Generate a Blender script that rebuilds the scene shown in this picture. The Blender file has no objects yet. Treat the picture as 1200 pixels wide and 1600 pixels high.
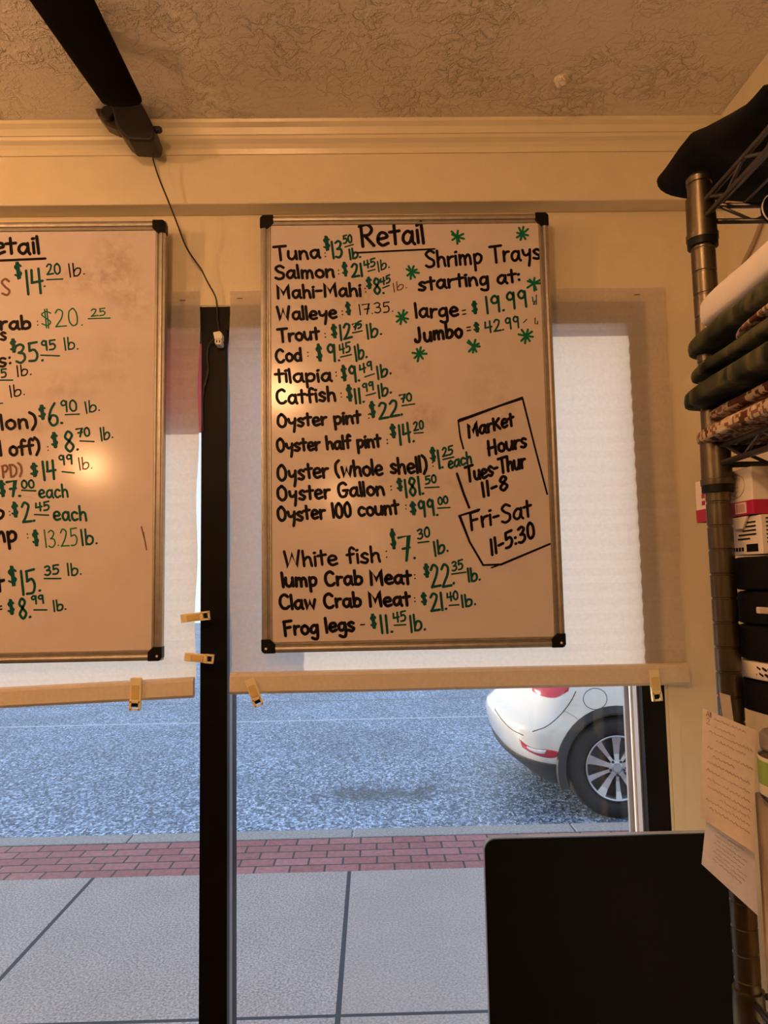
import bpy, math, random
from mathutils import Vector, Matrix
from mathutils.bvhtree import BVHTree

# ------------------------------------------------------------------ camera
SC = bpy.context.scene
F_PX, PITCH, YAW, ROLL, EYE = 1109.0, .0894, .0182, -.0188, 1.70
_cy, _sy, _cp, _sp = math.cos(YAW), math.sin(YAW), math.cos(PITCH), math.sin(PITCH)
FW = Vector((_sy * _cp, _cy * _cp, _sp))
_rt = Vector((_cy, -_sy, 0)); _up = _rt.cross(FW)
RT = _rt * math.cos(ROLL) + _up * math.sin(ROLL)
UP = -_rt * math.sin(ROLL) + _up * math.cos(ROLL)
CAM = Vector((0, 0, EYE))
cam_data = bpy.data.cameras.new('camera')
cam_data.sensor_fit = 'AUTO'; cam_data.sensor_width = 36.0
cam_data.lens = F_PX / 1600 * 36.0
cam_data.clip_start = .02; cam_data.clip_end = 200
cam = bpy.data.objects.new('camera', cam_data); SC.collection.objects.link(cam)
M4 = Matrix((RT, UP, -FW)).transposed().to_4x4(); M4.translation = CAM
cam.matrix_world = M4
SC.camera = cam

# ------------------------------------------------------------------ look, world
vs = SC.view_settings
vs.view_transform = 'Standard'; vs.look = 'None'; vs.gamma = 1.0; vs.use_curve_mapping = False
vs.exposure = 0.0
SC.cycles.use_denoising = True
SC.cycles.max_bounces = 10
SC.cycles.sample_clamp_indirect = 6.0
SKY_STRENGTH = 1.15
LAMP_COLOUR = (1.0, .50, .21)
LAMP_POWER = 150.0

# low warm sun shining along the street from the left
sun_d = bpy.data.lights.new('sun', 'SUN'); sun_d.energy = 4.0; sun_d.color = (1.0, .80, .60); sun_d.angle = math.radians(.6)
sun = bpy.data.objects.new('sun', sun_d); SC.collection.objects.link(sun)
sun.rotation_euler = Vector((1.39, -1.0, -.25)).to_track_quat('-Z', 'Y').to_euler(); sun.location = (-10, 8, 4)

world = bpy.data.worlds.new('sky'); SC.world = world; world.use_nodes = True
wn = world.node_tree.nodes; wl = world.node_tree.links
for n in list(wn): wn.remove(n)
wo = wn.new('ShaderNodeOutputWorld'); wb = wn.new('ShaderNodeBackground')
wt = wn.new('ShaderNodeTexCoord'); wsep = wn.new('ShaderNodeSeparateXYZ'); wr = wn.new('ShaderNodeValToRGB')
wl.new(wt.outputs['Generated'], wsep.inputs[0]); wl.new(wsep.outputs['Z'], wr.inputs[0])
cr = wr.color_ramp
cr.elements[0].position = 0.0; cr.elements[0].color = (.88, .93, 1.0, 1)
cr.elements[1].position = 1.0; cr.elements[1].color = (.40, .60, 1.0, 1)
e = cr.elements.new(.25); e.color = (.74, .86, 1.05, 1)
wl.new(wr.outputs[0], wb.inputs[0]); wb.inputs[1].default_value = SKY_STRENGTH
wl.new(wb.outputs[0], wo.inputs[0])

# ------------------------------------------------------------------ helpers
COL = SC.collection

def ray(px, py):
    return RT * ((px - 600) / F_PX) - UP * ((py - 800) / F_PX) + FW
def PY(px, py, y):                      # point of the place at distance y from the window side of the eye
    d = ray(px, py); return CAM + d * (y / d.y)
def PZ(px, py, z):
    d = ray(px, py); return CAM + d * ((z - EYE) / d.z)

class MB:
    def __init__(s): s.v = []; s.f = []
    def add(s, vs_, fs):
        o = len(s.v); s.v += [Vector(q) for q in vs_]; s.f += [tuple(i + o for i in f) for f in fs]; return s
    def box(s, x0, x1, y0, y1, z0, z1):
        return s.add([(x, y, z) for z in (z0, z1) for y in (y0, y1) for x in (x0, x1)],
                     [(0, 2, 3, 1), (4, 5, 7, 6), (0, 1, 5, 4), (2, 6, 7, 3), (0, 4, 6, 2), (1, 3, 7, 5)])
    def obox(s, c, ax, ay, az):          # centre and three half-axis vectors
        c = Vector(c)
        return s.add([c + ax * i + ay * j + az * k for k in (-1, 1) for j in (-1, 1) for i in (-1, 1)],
                     [(0, 2, 3, 1), (4, 5, 7, 6), (0, 1, 5, 4), (2, 6, 7, 3), (0, 4, 6, 2), (1, 3, 7, 5)])
    def loft(s, rings, cap=True, closed=True):
        n = len(rings[0]); vs_ = [q for r in rings for q in r]; fs = []
        for i in range(len(rings) - 1):
            for j in range(n if closed else n - 1):
                a = i * n + j; b = i * n + (j + 1) % n
                fs.append((a, b, b + n, a + n))
        if cap and closed:
            fs.append(tuple(range(n - 1, -1, -1))); fs.append(tuple((len(rings) - 1) * n + j for j in range(n)))
        return s.add(vs_, fs)
    def tube(s, pts, r, n=8, close=False):
        pts = [Vector(p) for p in pts]; rings = []; m = len(pts)
        rr = r if isinstance(r, (list, tuple)) else [r] * m
        prev = None
        for i, p in enumerate(pts):
            if close: t = pts[(i + 1) % m] - pts[i - 1]
            else: t = pts[min(i + 1, m - 1)] - pts[max(i - 1, 0)]
            t.normalize()
            if prev is None:
                a = t.orthogonal().normalized()
            else:
                a = (prev - t * prev.dot(t)).normalized()
            prev = a; b = t.cross(a)
            rings.append([p + (a * math.cos(2 * math.pi * k / n) + b * math.sin(2 * math.pi * k / n)) * rr[i] for k in range(n)])
        if close: rings.append(rings[0]); return s.loft(rings, cap=False)
        return s.loft(rings)
    def rev(s, c, prof, n=24, axis='Z', cap=True):  # profile of (radius, height)
        c = Vector(c); rings = []
        for r, h in prof:
            ring = []
            for k in range(n):
                a = 2 * math.pi * k / n; u, w = r * math.cos(a), r * math.sin(a)
                ring.append(c + (Vector((u, w, h)) if axis == 'Z' else Vector((w, h, u)) if axis == 'Y' else Vector((h, u, w))))
            rings.append(ring)
        return s.loft(rings, cap=cap)
    def prism(s, pts, d):                # polygon points and an extrusion vector
        pts = [Vector(p) for p in pts]; d = Vector(d)
        return s.loft([pts, [p + d for p in pts]])
    def grid(s, rows):
        return s.loft(rows, cap=False, closed=False)
    def build(s, name, mat, parent=None, smooth=False, bevel=0, seg=2, centre=False):
        lo = Vector([min(v[i] for v in s.v) for i in range(3)]); hi = Vector([max(v[i] for v in s.v) for i in range(3)])
        o = (lo + hi) / 2
        if parent is None: o.z = lo.z
        me = bpy.data.meshes.new(name)
        me.from_pydata([v - o for v in s.v], [], s.f); me.update()
        import bmesh
        bm = bmesh.new(); bm.from_mesh(me); bmesh.ops.recalc_face_normals(bm, faces=bm.faces[:]); bm.to_mesh(me); bm.free()
        if smooth:
            for p in me.polygons: p.use_smooth = True
        if smooth == 'auto': me.set_sharp_from_angle(angle=math.radians(32))
        me.materials.append(mat)
        ob = bpy.data.objects.new(name, me); COL.objects.link(ob)
        ob.location = o
        if parent is not None:
            ob.parent = parent; ob.location = o - Vector(wloc(parent))
        if bevel:
            b = ob.modifiers.new('bevel', 'BEVEL'); b.width = bevel; b.segments = seg; b.limit_method = 'ANGLE'; b.angle_limit = math.radians(40)
            if smooth is False:
                for p in me.polygons: p.use_smooth = False
        return ob

def wloc(o):
    l = Vector(o.location)
    while o.parent: o = o.parent; l += Vector(o.location)
    return l
def tag(o, label, cat, group=None, kind=None):
    o['label'] = label; o['category'] = cat
    if group: o['group'] = group
    if kind: o['kind'] = kind
    return o
def thing(name, loc, label, cat, group=None):
    o = bpy.data.objects.new(name, None); COL.objects.link(o); o.location = Vector(loc); o.empty_display_size = .05
    return tag(o, label, cat, group)
def struct(o): o['kind'] = 'structure'; return o

def cr_smooth(pts, n=5):
    if len(pts) < 3: return [Vector(p) for p in pts]
    P = [Vector(p) for p in pts]; P = [P[0] * 2 - P[1]] + P + [P[-1] * 2 - P[-2]]; out = []
    for i in range(1, len(P) - 2):
        a, b, c, d = P[i - 1:i + 3]
        for k in range(n):
            t = k / n
            out.append(.5 * ((2 * b) + (c - a) * t + (2 * a - 5 * b + 4 * c - d) * t * t + (3 * b - a - 3 * c + d) * t ** 3))
    out.append(P[-2]); return out

# ------------------------------------------------------------------ materials
def new_mat(name):
    m = bpy.data.materials.new(name); m.use_nodes = True
    nt = m.node_tree; b = nt.nodes.get('Principled BSDF'); return m, nt, b
def nd(nt, t, **kw):
    n = nt.nodes.new(t)
    for k, v in kw.items(): setattr(n, k, v)
    return n
def noise(nt, scale, detail=4, rough=.55, coord='Object', vec=None):
    t = nd(nt, 'ShaderNodeTexCoord'); n = nd(nt, 'ShaderNodeTexNoise')
    n.inputs['Scale'].default_value = scale; n.inputs['Detail'].default_value = detail; n.inputs['Roughness'].default_value = rough
    nt.links.new(vec if vec is not None else t.outputs[coord], n.inputs['Vector']); return n
def ramp(nt, src, stops):
    r = nd(nt, 'ShaderNodeValToRGB'); c = r.color_ramp
    c.elements[0].position, c.elements[0].color = stops[0][0], (*stops[0][1], 1)
    c.elements[1].position, c.elements[1].color = stops[-1][0], (*stops[-1][1], 1)
    for p, q in stops[1:-1]:
        e_ = c.elements.new(p); e_.color = (*q, 1)
    nt.links.new(src, r.inputs[0]); return r
def bump(nt, b, src, strength, dist):
    n = nd(nt, 'ShaderNodeBump'); n.inputs['Strength'].default_value = strength; n.inputs['Distance'].default_value = dist
    nt.links.new(src, n.inputs['Height']); nt.links.new(n.outputs[0], b.inputs['Normal']); return n
def mat(name, col, rough=.5, metal=0, var=.08, scale=18, bmp=0, bscale=90, bdist=.002, spec=.5, coat=0):
    m, nt, b = new_mat(name)
    n = noise(nt, scale)
    r = ramp(nt, n.outputs[0], [(.3, tuple(c * (1 - var) for c in col)), (.7, tuple(min(1, c * (1 + var)) for c in col))])
    nt.links.new(r.outputs[0], b.inputs['Base Color'])
    b.inputs['Roughness'].default_value = rough; b.inputs['Metallic'].default_value = metal
    b.inputs['Specular IOR Level'].default_value = spec
    if coat: b.inputs['Coat Weight'].default_value = coat; b.inputs['Coat Roughness'].default_value = .08
    if bmp:
        n2 = noise(nt, bscale, 3); bump(nt, b, n2.outputs[0], bmp, bdist)
    return m

CREAM = (.80, .72, .53)
m_wall = mat('cream_wall_paint', CREAM, .38, var=.03, bmp=.35, bscale=160, bdist=.002)
m_trim = mat('cream_gloss_trim', (.80, .72, .51), .28, var=.03, bmp=.25, bscale=70, bdist=.002)
m_floor = mat('dark_floor_tile', (.10, .085, .07), .4, var=.1)
m_back = mat('brown_wall_paint', (.34, .26, .18), .6, var=.05)
# ceiling: trowelled plaster
m_ceil, nt, b = new_mat('trowelled_plaster')
b.inputs['Base Color'].default_value = (.84, .77, .66, 1); b.inputs['Roughness'].default_value = .36
n1 = noise(nt, 26, 4, .55); n1.inputs['Distortion'].default_value = .3
r0 = ramp(nt, n1.outputs[0], [(.40, (0, 0, 0)), (.475, (.25, .25, .25)), (.51, (1, 1, 1)), (.545, (.45, .45, .45)), (.66, (.75, .75, .75))])
nb = noise(nt, 75, 3, .5); rb_ = ramp(nt, nb.outputs[0], [(.5, (0, 0, 0)), (.62, (1, 1, 1))])
r1 = nd(nt, 'ShaderNodeMath', operation='MULTIPLY_ADD'); r1.inputs[1].default_value = .35; nt.links.new(rb_.outputs[0], r1.inputs[0]); nt.links.new(r0.outputs[0], r1.inputs[2])
n3 = noise(nt, 6, 3); r3 = ramp(nt, n3.outputs[0], [(.38, (.15, .15, .15)), (.6, (1, 1, 1))])
n2 = noise(nt, 110, 3, .6)
m0 = nd(nt, 'ShaderNodeMath', operation='MULTIPLY'); nt.links.new(r1.outputs[0], m0.inputs[0]); nt.links.new(r3.outputs[0], m0.inputs[1])
mx = nd(nt, 'ShaderNodeMath', operation='MULTIPLY_ADD'); mx.inputs[1].default_value = .12
nt.links.new(n2.outputs[0], mx.inputs[0]); nt.links.new(m0.outputs[0], mx.inputs[2])
bump(nt, b, mx.outputs[0], 1.0, .006)

m_black_frame = mat('dark_bronze_paint', (.007, .0055, .005), .38, var=.2, bmp=.1, bscale=120, spec=.1)
m_grey_frame = mat('grey_aluminium_frame', (.33, .33, .36), .45, metal=.3, var=.08)
m_gasket = mat('white_vinyl_strip', (.9, .9, .92), .5, var=.02)
m_alu = mat('brushed_aluminium', (.40, .37, .32), .45, metal=.85, var=.12, scale=60)
m_corner = mat('black_plastic', (.006, .006, .0065), .45, var=.1, bmp=.1, spec=.15)
m_rivet = mat('white_rivet', (.85, .83, .8), .4, var=.02)
m_ink = mat('black_marker_ink', (.006, .004, .004), .5, var=.25, scale=300, spec=.12)
m_teal = mat('green_marker_ink', (.003, .075, .065), .5, var=.35, scale=300, spec=.12)
m_green = mat('bright_green_marker_ink', (.004, .16, .075), .5, var=.3, scale=300, spec=.12)
m_brown_ink = mat('faded_brown_ink', (.16, .06, .03), .5, var=.2, scale=300)

def board_mat(name, spots):
    m, nt, b = new_mat(name)
    t = nd(nt, 'ShaderNodeTexCoord')
    n = noise(nt, 9, 5); base = ramp(nt, n.outputs[0], [(.3, (.68, .60, .58)), (.7, (.74, .66, .635))])
    prev = base.outputs[0]
    nn = noise(nt, 30, 6, .7)
    for (x, z, rx, rz, amt) in spots:     # wiped-ink smudges, in the board's own plane
        mp = nd(nt, 'ShaderNodeMapping'); mp.vector_type = 'POINT'
        mp.inputs['Location'].default_value = (-x / rx, 0, -z / rz); mp.inputs['Scale'].default_value = (1 / rx, 0, 1 / rz)
        nt.links.new(t.outputs['Object'], mp.inputs[0])
        ln = nd(nt, 'ShaderNodeVectorMath', operation='LENGTH'); nt.links.new(mp.outputs[0], ln.inputs[0])
        mr = nd(nt, 'ShaderNodeMapRange'); mr.inputs[1].default_value = 1; mr.inputs[2].default_value = .1; mr.inputs[3].default_value = 0; mr.inputs[4].default_value = amt
        nt.links.new(ln.outputs['Value'], mr.inputs[0])
        nr = ramp(nt, nn.outputs[0], [(.42, (0, 0, 0)), (.62, (1, 1, 1))])
        mu = nd(nt, 'ShaderNodeMath', operation='MULTIPLY'); nt.links.new(mr.outputs[0], mu.inputs[0]); nt.links.new(nr.outputs[0], mu.inputs[1])
        mixn = nd(nt, 'ShaderNodeMixRGB'); nt.links.new(mu.outputs[0], mixn.inputs[0]); nt.links.new(prev, mixn.inputs[1])
        mixn.inputs[2].default_value = (.38, .24, .17, 1); prev = mixn.outputs[0]
    nt.links.new(prev, b.inputs['Base Color'])
    b.inputs['Roughness'].default_value = .16; b.inputs['Specular IOR Level'].default_value = .4
    bump(nt, b, noise(nt, 14, 2).outputs[0], .05, .002)
    return m

def paper_mat(name, col, trans):
    m, nt, b = new_mat(name); nt.nodes.remove(b)
    out = nt.nodes['Material Output']
    n = noise(nt, 120, 6, .7); n2 = noise(nt, 14, 3)
    r = ramp(nt, n.outputs[0], [(.3, tuple(c * .88 for c in col)), (.7, col)])
    d = nd(nt, 'ShaderNodeBsdfDiffuse'); tr = nd(nt, 'ShaderNodeBsdfTranslucent'); mxs = nd(nt, 'ShaderNodeMixShader')
    nt.links.new(r.outputs[0], d.inputs[0]); nt.links.new(r.outputs[0], tr.inputs[0])
    mxs.inputs[0].default_value = trans
    nt.links.new(d.outputs[0], mxs.inputs[1]); nt.links.new(tr.outputs[0], mxs.inputs[2]); nt.links.new(mxs.outputs[0], out.inputs[0])
    return m
m_paper = paper_mat('pleated_shade_paper', (.93, .88, .82), .55)
m_hem = paper_mat('folded_shade_paper', (.86, .76, .62), .12)
m_note = paper_mat('note_paper', (.88, .80, .72), .25)
m_note_daylit = paper_mat('daylit_note_paper', (.94, .93, .92), .45)  # daylight on the lower note put into its paper colour

m_glass, nt, b = new_mat('window_glass'); nt.nodes.remove(b)
tr = nd(nt, 'ShaderNodeBsdfTransparent'); gl = nd(nt, 'ShaderNodeBsdfGlossy'); lw = nd(nt, 'ShaderNodeLayerWeight'); lw.inputs[0].default_value = .5; pw = nd(nt, 'ShaderNodeMath', operation='POWER'); pw.inputs[1].default_value = 5; fr = nd(nt, 'ShaderNodeMath', operation='MULTIPLY_ADD'); fr.inputs[1].default_value = .6; fr.inputs[2].default_value = .03; nt.links.new(lw.outputs['Facing'], pw.inputs[0]); nt.links.new(pw.outputs[0], fr.inputs[0]); mxs = nd(nt, 'ShaderNodeMixShader')
tr.inputs[0].default_value = (.97, .985, .985, 1); gl.inputs['Roughness'].default_value = .02
nt.links.new(fr.outputs[0], mxs.inputs[0]); nt.links.new(tr.outputs[0], mxs.inputs[1]); nt.links.new(gl.outputs[0], mxs.inputs[2])
nt.links.new(mxs.outputs[0], nt.nodes['Material Output'].inputs[0])

# ------------------------------------------------------------------ room shell
ZC, YW, XR, XL, YB = 2.658, 1.50, .795, -4.2, -7.0
struct(MB().box(XL - .1, XR + .1, YB - .1, 1.62, -.12, 0).build('floor', m_floor))
struct(MB().box(XL - .1, XR + .1, YB - .1, 1.62, ZC, ZC + .12).build('ceiling', m_ceil))
struct(MB().box(XR, XR + .1, YB, 1.62, 0, ZC).build('wall_right', m_wall))
struct(MB().box(XL - .1, XL, YB, 1.62, 0, ZC).build('wall_left', m_back))
struct(MB().box(XL, XR, YB - .1, YB, 0, ZC).build('wall_back', m_back))
ZH = 2.288                                # underside of the header over the window
wf = MB().box(XL, XR, YW, 1.62, ZH, ZC).box(.606, XR, YW, 1.62, .42, ZH).box(XL, -2.1, YW, 1.62, .42, ZH).box(XL, XR, YW, 1.62, 0, .42)
struct(wf.build('wall_front', m_wall))
struct(MB().box(XL, XR, 1.45, YW, 2.494, ZC).build('trim_1', m_wall, bevel=.003))           # boxed beam over the window
# crown moulding along the beam
cp = [(1.45, 2.602), (1.446, 2.602), (1.443, 2.612), (1.438, 2.620), (1.430, 2.626), (1.427, 2.632), (1.424, 2.632), (1.420, 2.645), (1.412, 2.652), (1.41, ZC), (1.45, ZC)]
struct(MB().loft([[Vector((x, y, z)) for y, z in cp] for x in (XL, XR)]).build('trim_2', m_trim))
cq = [(XR, 2.602), (XR - .004, 2.602), (XR - .010, 2.616), (XR - .022, 2.632), (XR - .03, 2.645), (XR - .04, ZC), (XR, ZC)]
struct(MB().loft([[Vector((x, y, z)) for x, z in cq] for y in (YB, 1.41)]).build('trim_3', m_trim))
struct(MB().box(-2.1, .612, 1.4975, YW, 2.290, 2.316).build('trim_4', m_trim))   # head casing strip
struct(MB().box(.612, .634, 1.4975, YW, .0, 2.316).build('trim_5', m_trim))      # side casing strip
struct(MB().box(-2.1, .606, 1.46, 1.5, .40, .43).build('trim_6', m_trim, bevel=.003))       # sill board

# windows: dark frames with grey aluminium reveals, glass near the outer face
def window(name, x0, x1, left, right):
    f = MB().box(x0, x1, 1.50, 1.60, 2.236, ZH).box(x0, x1, 1.50, 1.60, .42, .47)
    if left: f.box(x0, x0 + .047, 1.50, 1.525, .47, 2.236)
    if right: f.box(x1 - .047, x1, 1.50, 1.525, .47, 2.236)
    w = struct(f.build(name, m_black_frame))
    if right:
        MB().box(x1 - .050, x1, 1.525, 1.61, .47, 2.236).build('reveal', m_grey_frame, w)
        MB().box(x1 - .054, x1 - .049, 1.552, 1.560, .47, 2.236).build('gasket', m_gasket, w)
        MB().box(x1 - .060, x1 - .046, 1.572, 1.582, .47, 2.236).build('glazing_bead', m_grey_frame, w)
    MB().box(x0, x1 - .004, 1.588, 1.594, .44, 2.27).build('pane', m_glass, w)
    return w
window('window_1', -2.1, -.358, True, False)
window('window_2', -.306, .606, False, True)
mu = struct(MB().box(-.360, -.304, 1.50, 1.528, .43, ZH).build('trim_7', m_black_frame, bevel=.0015))   # mullion
MB().box(-.357, -.306, 1.528, 1.568, .43, ZH).build('reveal', m_grey_frame, mu)
MB().box(-.359, -.3055, 1.568, 1.61, .43, ZH).build('glazing_bead', m_black_frame, mu)

# ------------------------------------------------------------------ street
def joint_mask(nt, val, positions, w):
    """1 inside thin joints at the given coordinates"""
    prev = None
    for p in positions:
        a = nd(nt, 'ShaderNodeMath', operation='SUBTRACT'); nt.links.new(val, a.inputs[0]); a.inputs[1].default_value = p
        c = nd(nt, 'ShaderNodeMath', operation='ABSOLUTE'); nt.links.new(a.outputs[0], c.inputs[0])
        l = nd(nt, 'ShaderNodeMath', operation='LESS_THAN'); nt.links.new(c.outputs[0], l.inputs[0]); l.inputs[1].default_value = w
        if prev is None: prev = l.outputs[0]
        else:
            mxn = nd(nt, 'ShaderNodeMath', operation='MAXIMUM'); nt.links.new(prev, mxn.inputs[0]); nt.links.new(l.outputs[0], mxn.inputs[1]); prev = mxn.outputs[0]
    return prev
def mixc(nt, fac, a, bcol):
    m = nd(nt, 'ShaderNodeMixRGB')
    if isinstance(fac, float): m.inputs[0].default_value = fac
    else: nt.links.new(fac, m.inputs[0])
    for s_, i in ((a, 1), (bcol, 2)):
        if isinstance(s_, tuple): m.inputs[i].default_value = (*s_, 1)
        else: nt.links.new(s_, m.inputs[i])
    return m.outputs[0]
def wpos(nt):
    g = nd(nt, 'ShaderNodeNewGeometry'); s_ = nd(nt, 'ShaderNodeSeparateXYZ'); nt.links.new(g.outputs['Position'], s_.inputs[0]); return g.outputs['Position'], s_

m_side, nt, b = new_mat('sidewalk_concrete')
pos, sp = wpos(nt)
c1 = ramp(nt, noise(nt, 3, 5, vec=pos).outputs[0], [(.3, (.44, .385, .35)), (.7, (.50, .44, .40))])
c2 = ramp(nt, noise(nt, 95, 3, vec=pos).outputs[0], [(.36, (.55, .55, .56)), (.64, (1.18, 1.18, 1.17))])
mul = nd(nt, 'ShaderNodeMixRGB', blend_type='MULTIPLY'); mul.inputs[0].default_value = 1
nt.links.new(c1.outputs[0], mul.inputs[1]); nt.links.new(c2.outputs[0], mul.inputs[2])
ng = nd(nt, 'ShaderNodeMath', operation='GREATER_THAN'); nt.links.new(sp.outputs['X'], ng.inputs[0]); ng.inputs[1].default_value = -.162
tint = mixc(nt, ng.outputs[0], mul.outputs[0], (.42, .36, .315))
half = nd(nt, 'ShaderNodeMixRGB'); half.inputs[0].default_value = .35; nt.links.new(mul.outputs[0], half.inputs[1]); nt.links.new(tint, half.inputs[2])
jx = joint_mask(nt, sp.outputs['X'], [-.162 + 1.471 * k for k in range(-9, 11)], .011)
jy = joint_mask(nt, sp.outputs['Y'], [2.925], .010)
jm = nd(nt, 'ShaderNodeMath', operation='MAXIMUM'); nt.links.new(jx, jm.inputs[0]); nt.links.new(jy, jm.inputs[1])
nt.links.new(mixc(nt, jm.outputs[0], half.outputs[0], (.05, .055, .065)), b.inputs['Base Color'])
b.inputs['Roughness'].default_value = .85
bump(nt, b, noise(nt, 160, 2, vec=pos).outputs[0], .3, .003)

m_brick, nt, b = new_mat('red_brick_paving')
pos, sp = wpos(nt)
br = nd(nt, 'ShaderNodeTexBrick'); br.offset = .5
br.inputs['Scale'].default_value = 1; br.inputs['Brick Width'].default_value = .205; br.inputs['Row Height'].default_value = .1065
br.inputs['Mortar Size'].default_value = .0065; br.inputs['Mortar Smooth'].default_value = .2
br.inputs['Color1'].default_value = (.34, .125, .11, 1); br.inputs['Color2'].default_value = (.43, .185, .165, 1); br.inputs['Mortar'].default_value = (.055, .04, .045, 1)
mp = nd(nt, 'ShaderNodeMapping'); mp.inputs['Location'].default_value = (0, -4.282, 0); nt.links.new(pos, mp.inputs[0]); nt.links.new(mp.outputs[0], br.inputs['Vector'])
c2 = ramp(nt, noise(nt, 30, 4, vec=pos).outputs[0], [(.3, (.75, .75, .78)), (.7, (1.15, 1.15, 1.2))])
mul = nd(nt, 'ShaderNodeMixRGB', blend_type='MULTIPLY'); mul.inputs[0].default_value = 1
nt.links.new(br.outputs[0], mul.inputs[1]); nt.links.new(c2.outputs[0], mul.inputs[2]); nt.links.new(mul.outputs[0], b.inputs['Base Color'])
b.inputs['Roughness'].default_value = .7
inv = nd(nt, 'ShaderNodeMath', operation='SUBTRACT'); inv.inputs[0].default_value = 1; nt.links.new(br.outputs['Fac'], inv.inputs[1]); bump(nt, b, inv.outputs[0], .6, .004)

m_curb = mat('kerb_concrete', (.36, .34, .32), .85, var=.25, scale=60, bmp=.3, bscale=200)
m_road, nt, b = new_mat('asphalt')
pos, sp = wpos(nt)
vo = nd(nt, 'ShaderNodeTexVoronoi'); vo.inputs['Scale'].default_value = 58; mpv = nd(nt, 'ShaderNodeMapping'); mpv.inputs['Scale'].default_value = (1.1, .72, 1); nt.links.new(pos, mpv.inputs[0]); nt.links.new(mpv.outputs[0], vo.inputs['Vector'])
sv = nd(nt, 'ShaderNodeSeparateColor'); nt.links.new(vo.outputs['Color'], sv.inputs[0])
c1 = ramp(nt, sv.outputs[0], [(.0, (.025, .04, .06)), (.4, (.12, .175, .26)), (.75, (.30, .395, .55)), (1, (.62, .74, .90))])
c2 = ramp(nt, noise(nt, .7, 4, vec=pos).outputs[0], [(.35, (.8, .8, .8)), (.65, (1.15, 1.15, 1.15))])
mul = nd(nt, 'ShaderNodeMixRGB', blend_type='MULTIPLY'); mul.inputs[0].default_value = 1
nt.links.new(c1.outputs[0], mul.inputs[1]); nt.links.new(c2.outputs[0], mul.inputs[2])
# seam lines in the road and an oil stain with its own ragged outline
nseam = noise(nt, 2.5, 4, vec=pos)
ma = nd(nt, 'ShaderNodeMath', operation='MULTIPLY_ADD'); nt.links.new(nseam.outputs[0], ma.inputs[0]); ma.inputs[1].default_value = .06; nt.links.new(sp.outputs['Y'], ma.inputs[2])
j1 = joint_mask(nt, ma.outputs[0], [9.30], .03)
cA = mixc(nt, j1, mul.outputs[0], (.52, .56, .62))
j2 = joint_mask(nt, ma.outputs[0], [10.7], .022)
cB = mixc(nt, j2, cA, (.07, .08, .10))
vm = nd(nt, 'ShaderNodeVectorMath', operation='SUBTRACT'); nt.links.new(pos, vm.inputs[0]); vm.inputs[1].default_value = (-.02, 6.15, -.12)
vd = nd(nt, 'ShaderNodeVectorMath', operation='MULTIPLY'); nt.links.new(vm.outputs[0], vd.inputs[0]); vd.inputs[1].default_value = (1 / .75, 1 / .30, 0)
vl = nd(nt, 'ShaderNodeVectorMath', operation='LENGTH'); nt.links.new(vd.outputs[0], vl.inputs[0])
no = noise(nt, 5, 5, .65, vec=pos)
md = nd(nt, 'ShaderNodeMath', operation='MULTIPLY_ADD'); nt.links.new(no.outputs[0], md.inputs[0]); md.inputs[1].default_value = -3.2; md.inputs[2].default_value = 1.55
ad = nd(nt, 'ShaderNodeMath', operation='ADD'); nt.links.new(vl.outputs['Value'], ad.inputs[0]); nt.links.new(md.outputs[0], ad.inputs[1])
st = ramp(nt, ad.outputs[0], [(.45, (.75, .75, .75)), (.8, (0, 0, 0))])
cC = mixc(nt, st.outputs[0], cB, (.03, .035, .045))
nt.links.new(cC, b.inputs['Base Color']); b.inputs['Roughness'].default_value = .42
bump(nt, b, vo.outputs['Distance'], .5, .006)

struct(MB().box(-14, 14, 1.62, 4.282, -.15, 0).build('ground_sidewalk', m_side))
struct(MB().box(-14, 14, 4.282, 4.815, -.15, -.002).build('ground_brick_border', m_brick))
cb = MB()
for k in range(-9, 10): cb.box(-.16 + 1.471 * k + .004, -.16 + 1.471 * (k + 1) - .004, 4.815, 4.972, -.2, .002)
struct(cb.build('ground_kerb', m_curb, bevel=.008))
struct(MB().box(-30, 30, 4.96, 30, -.3, -.12).build('ground_road', m_road))

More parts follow.
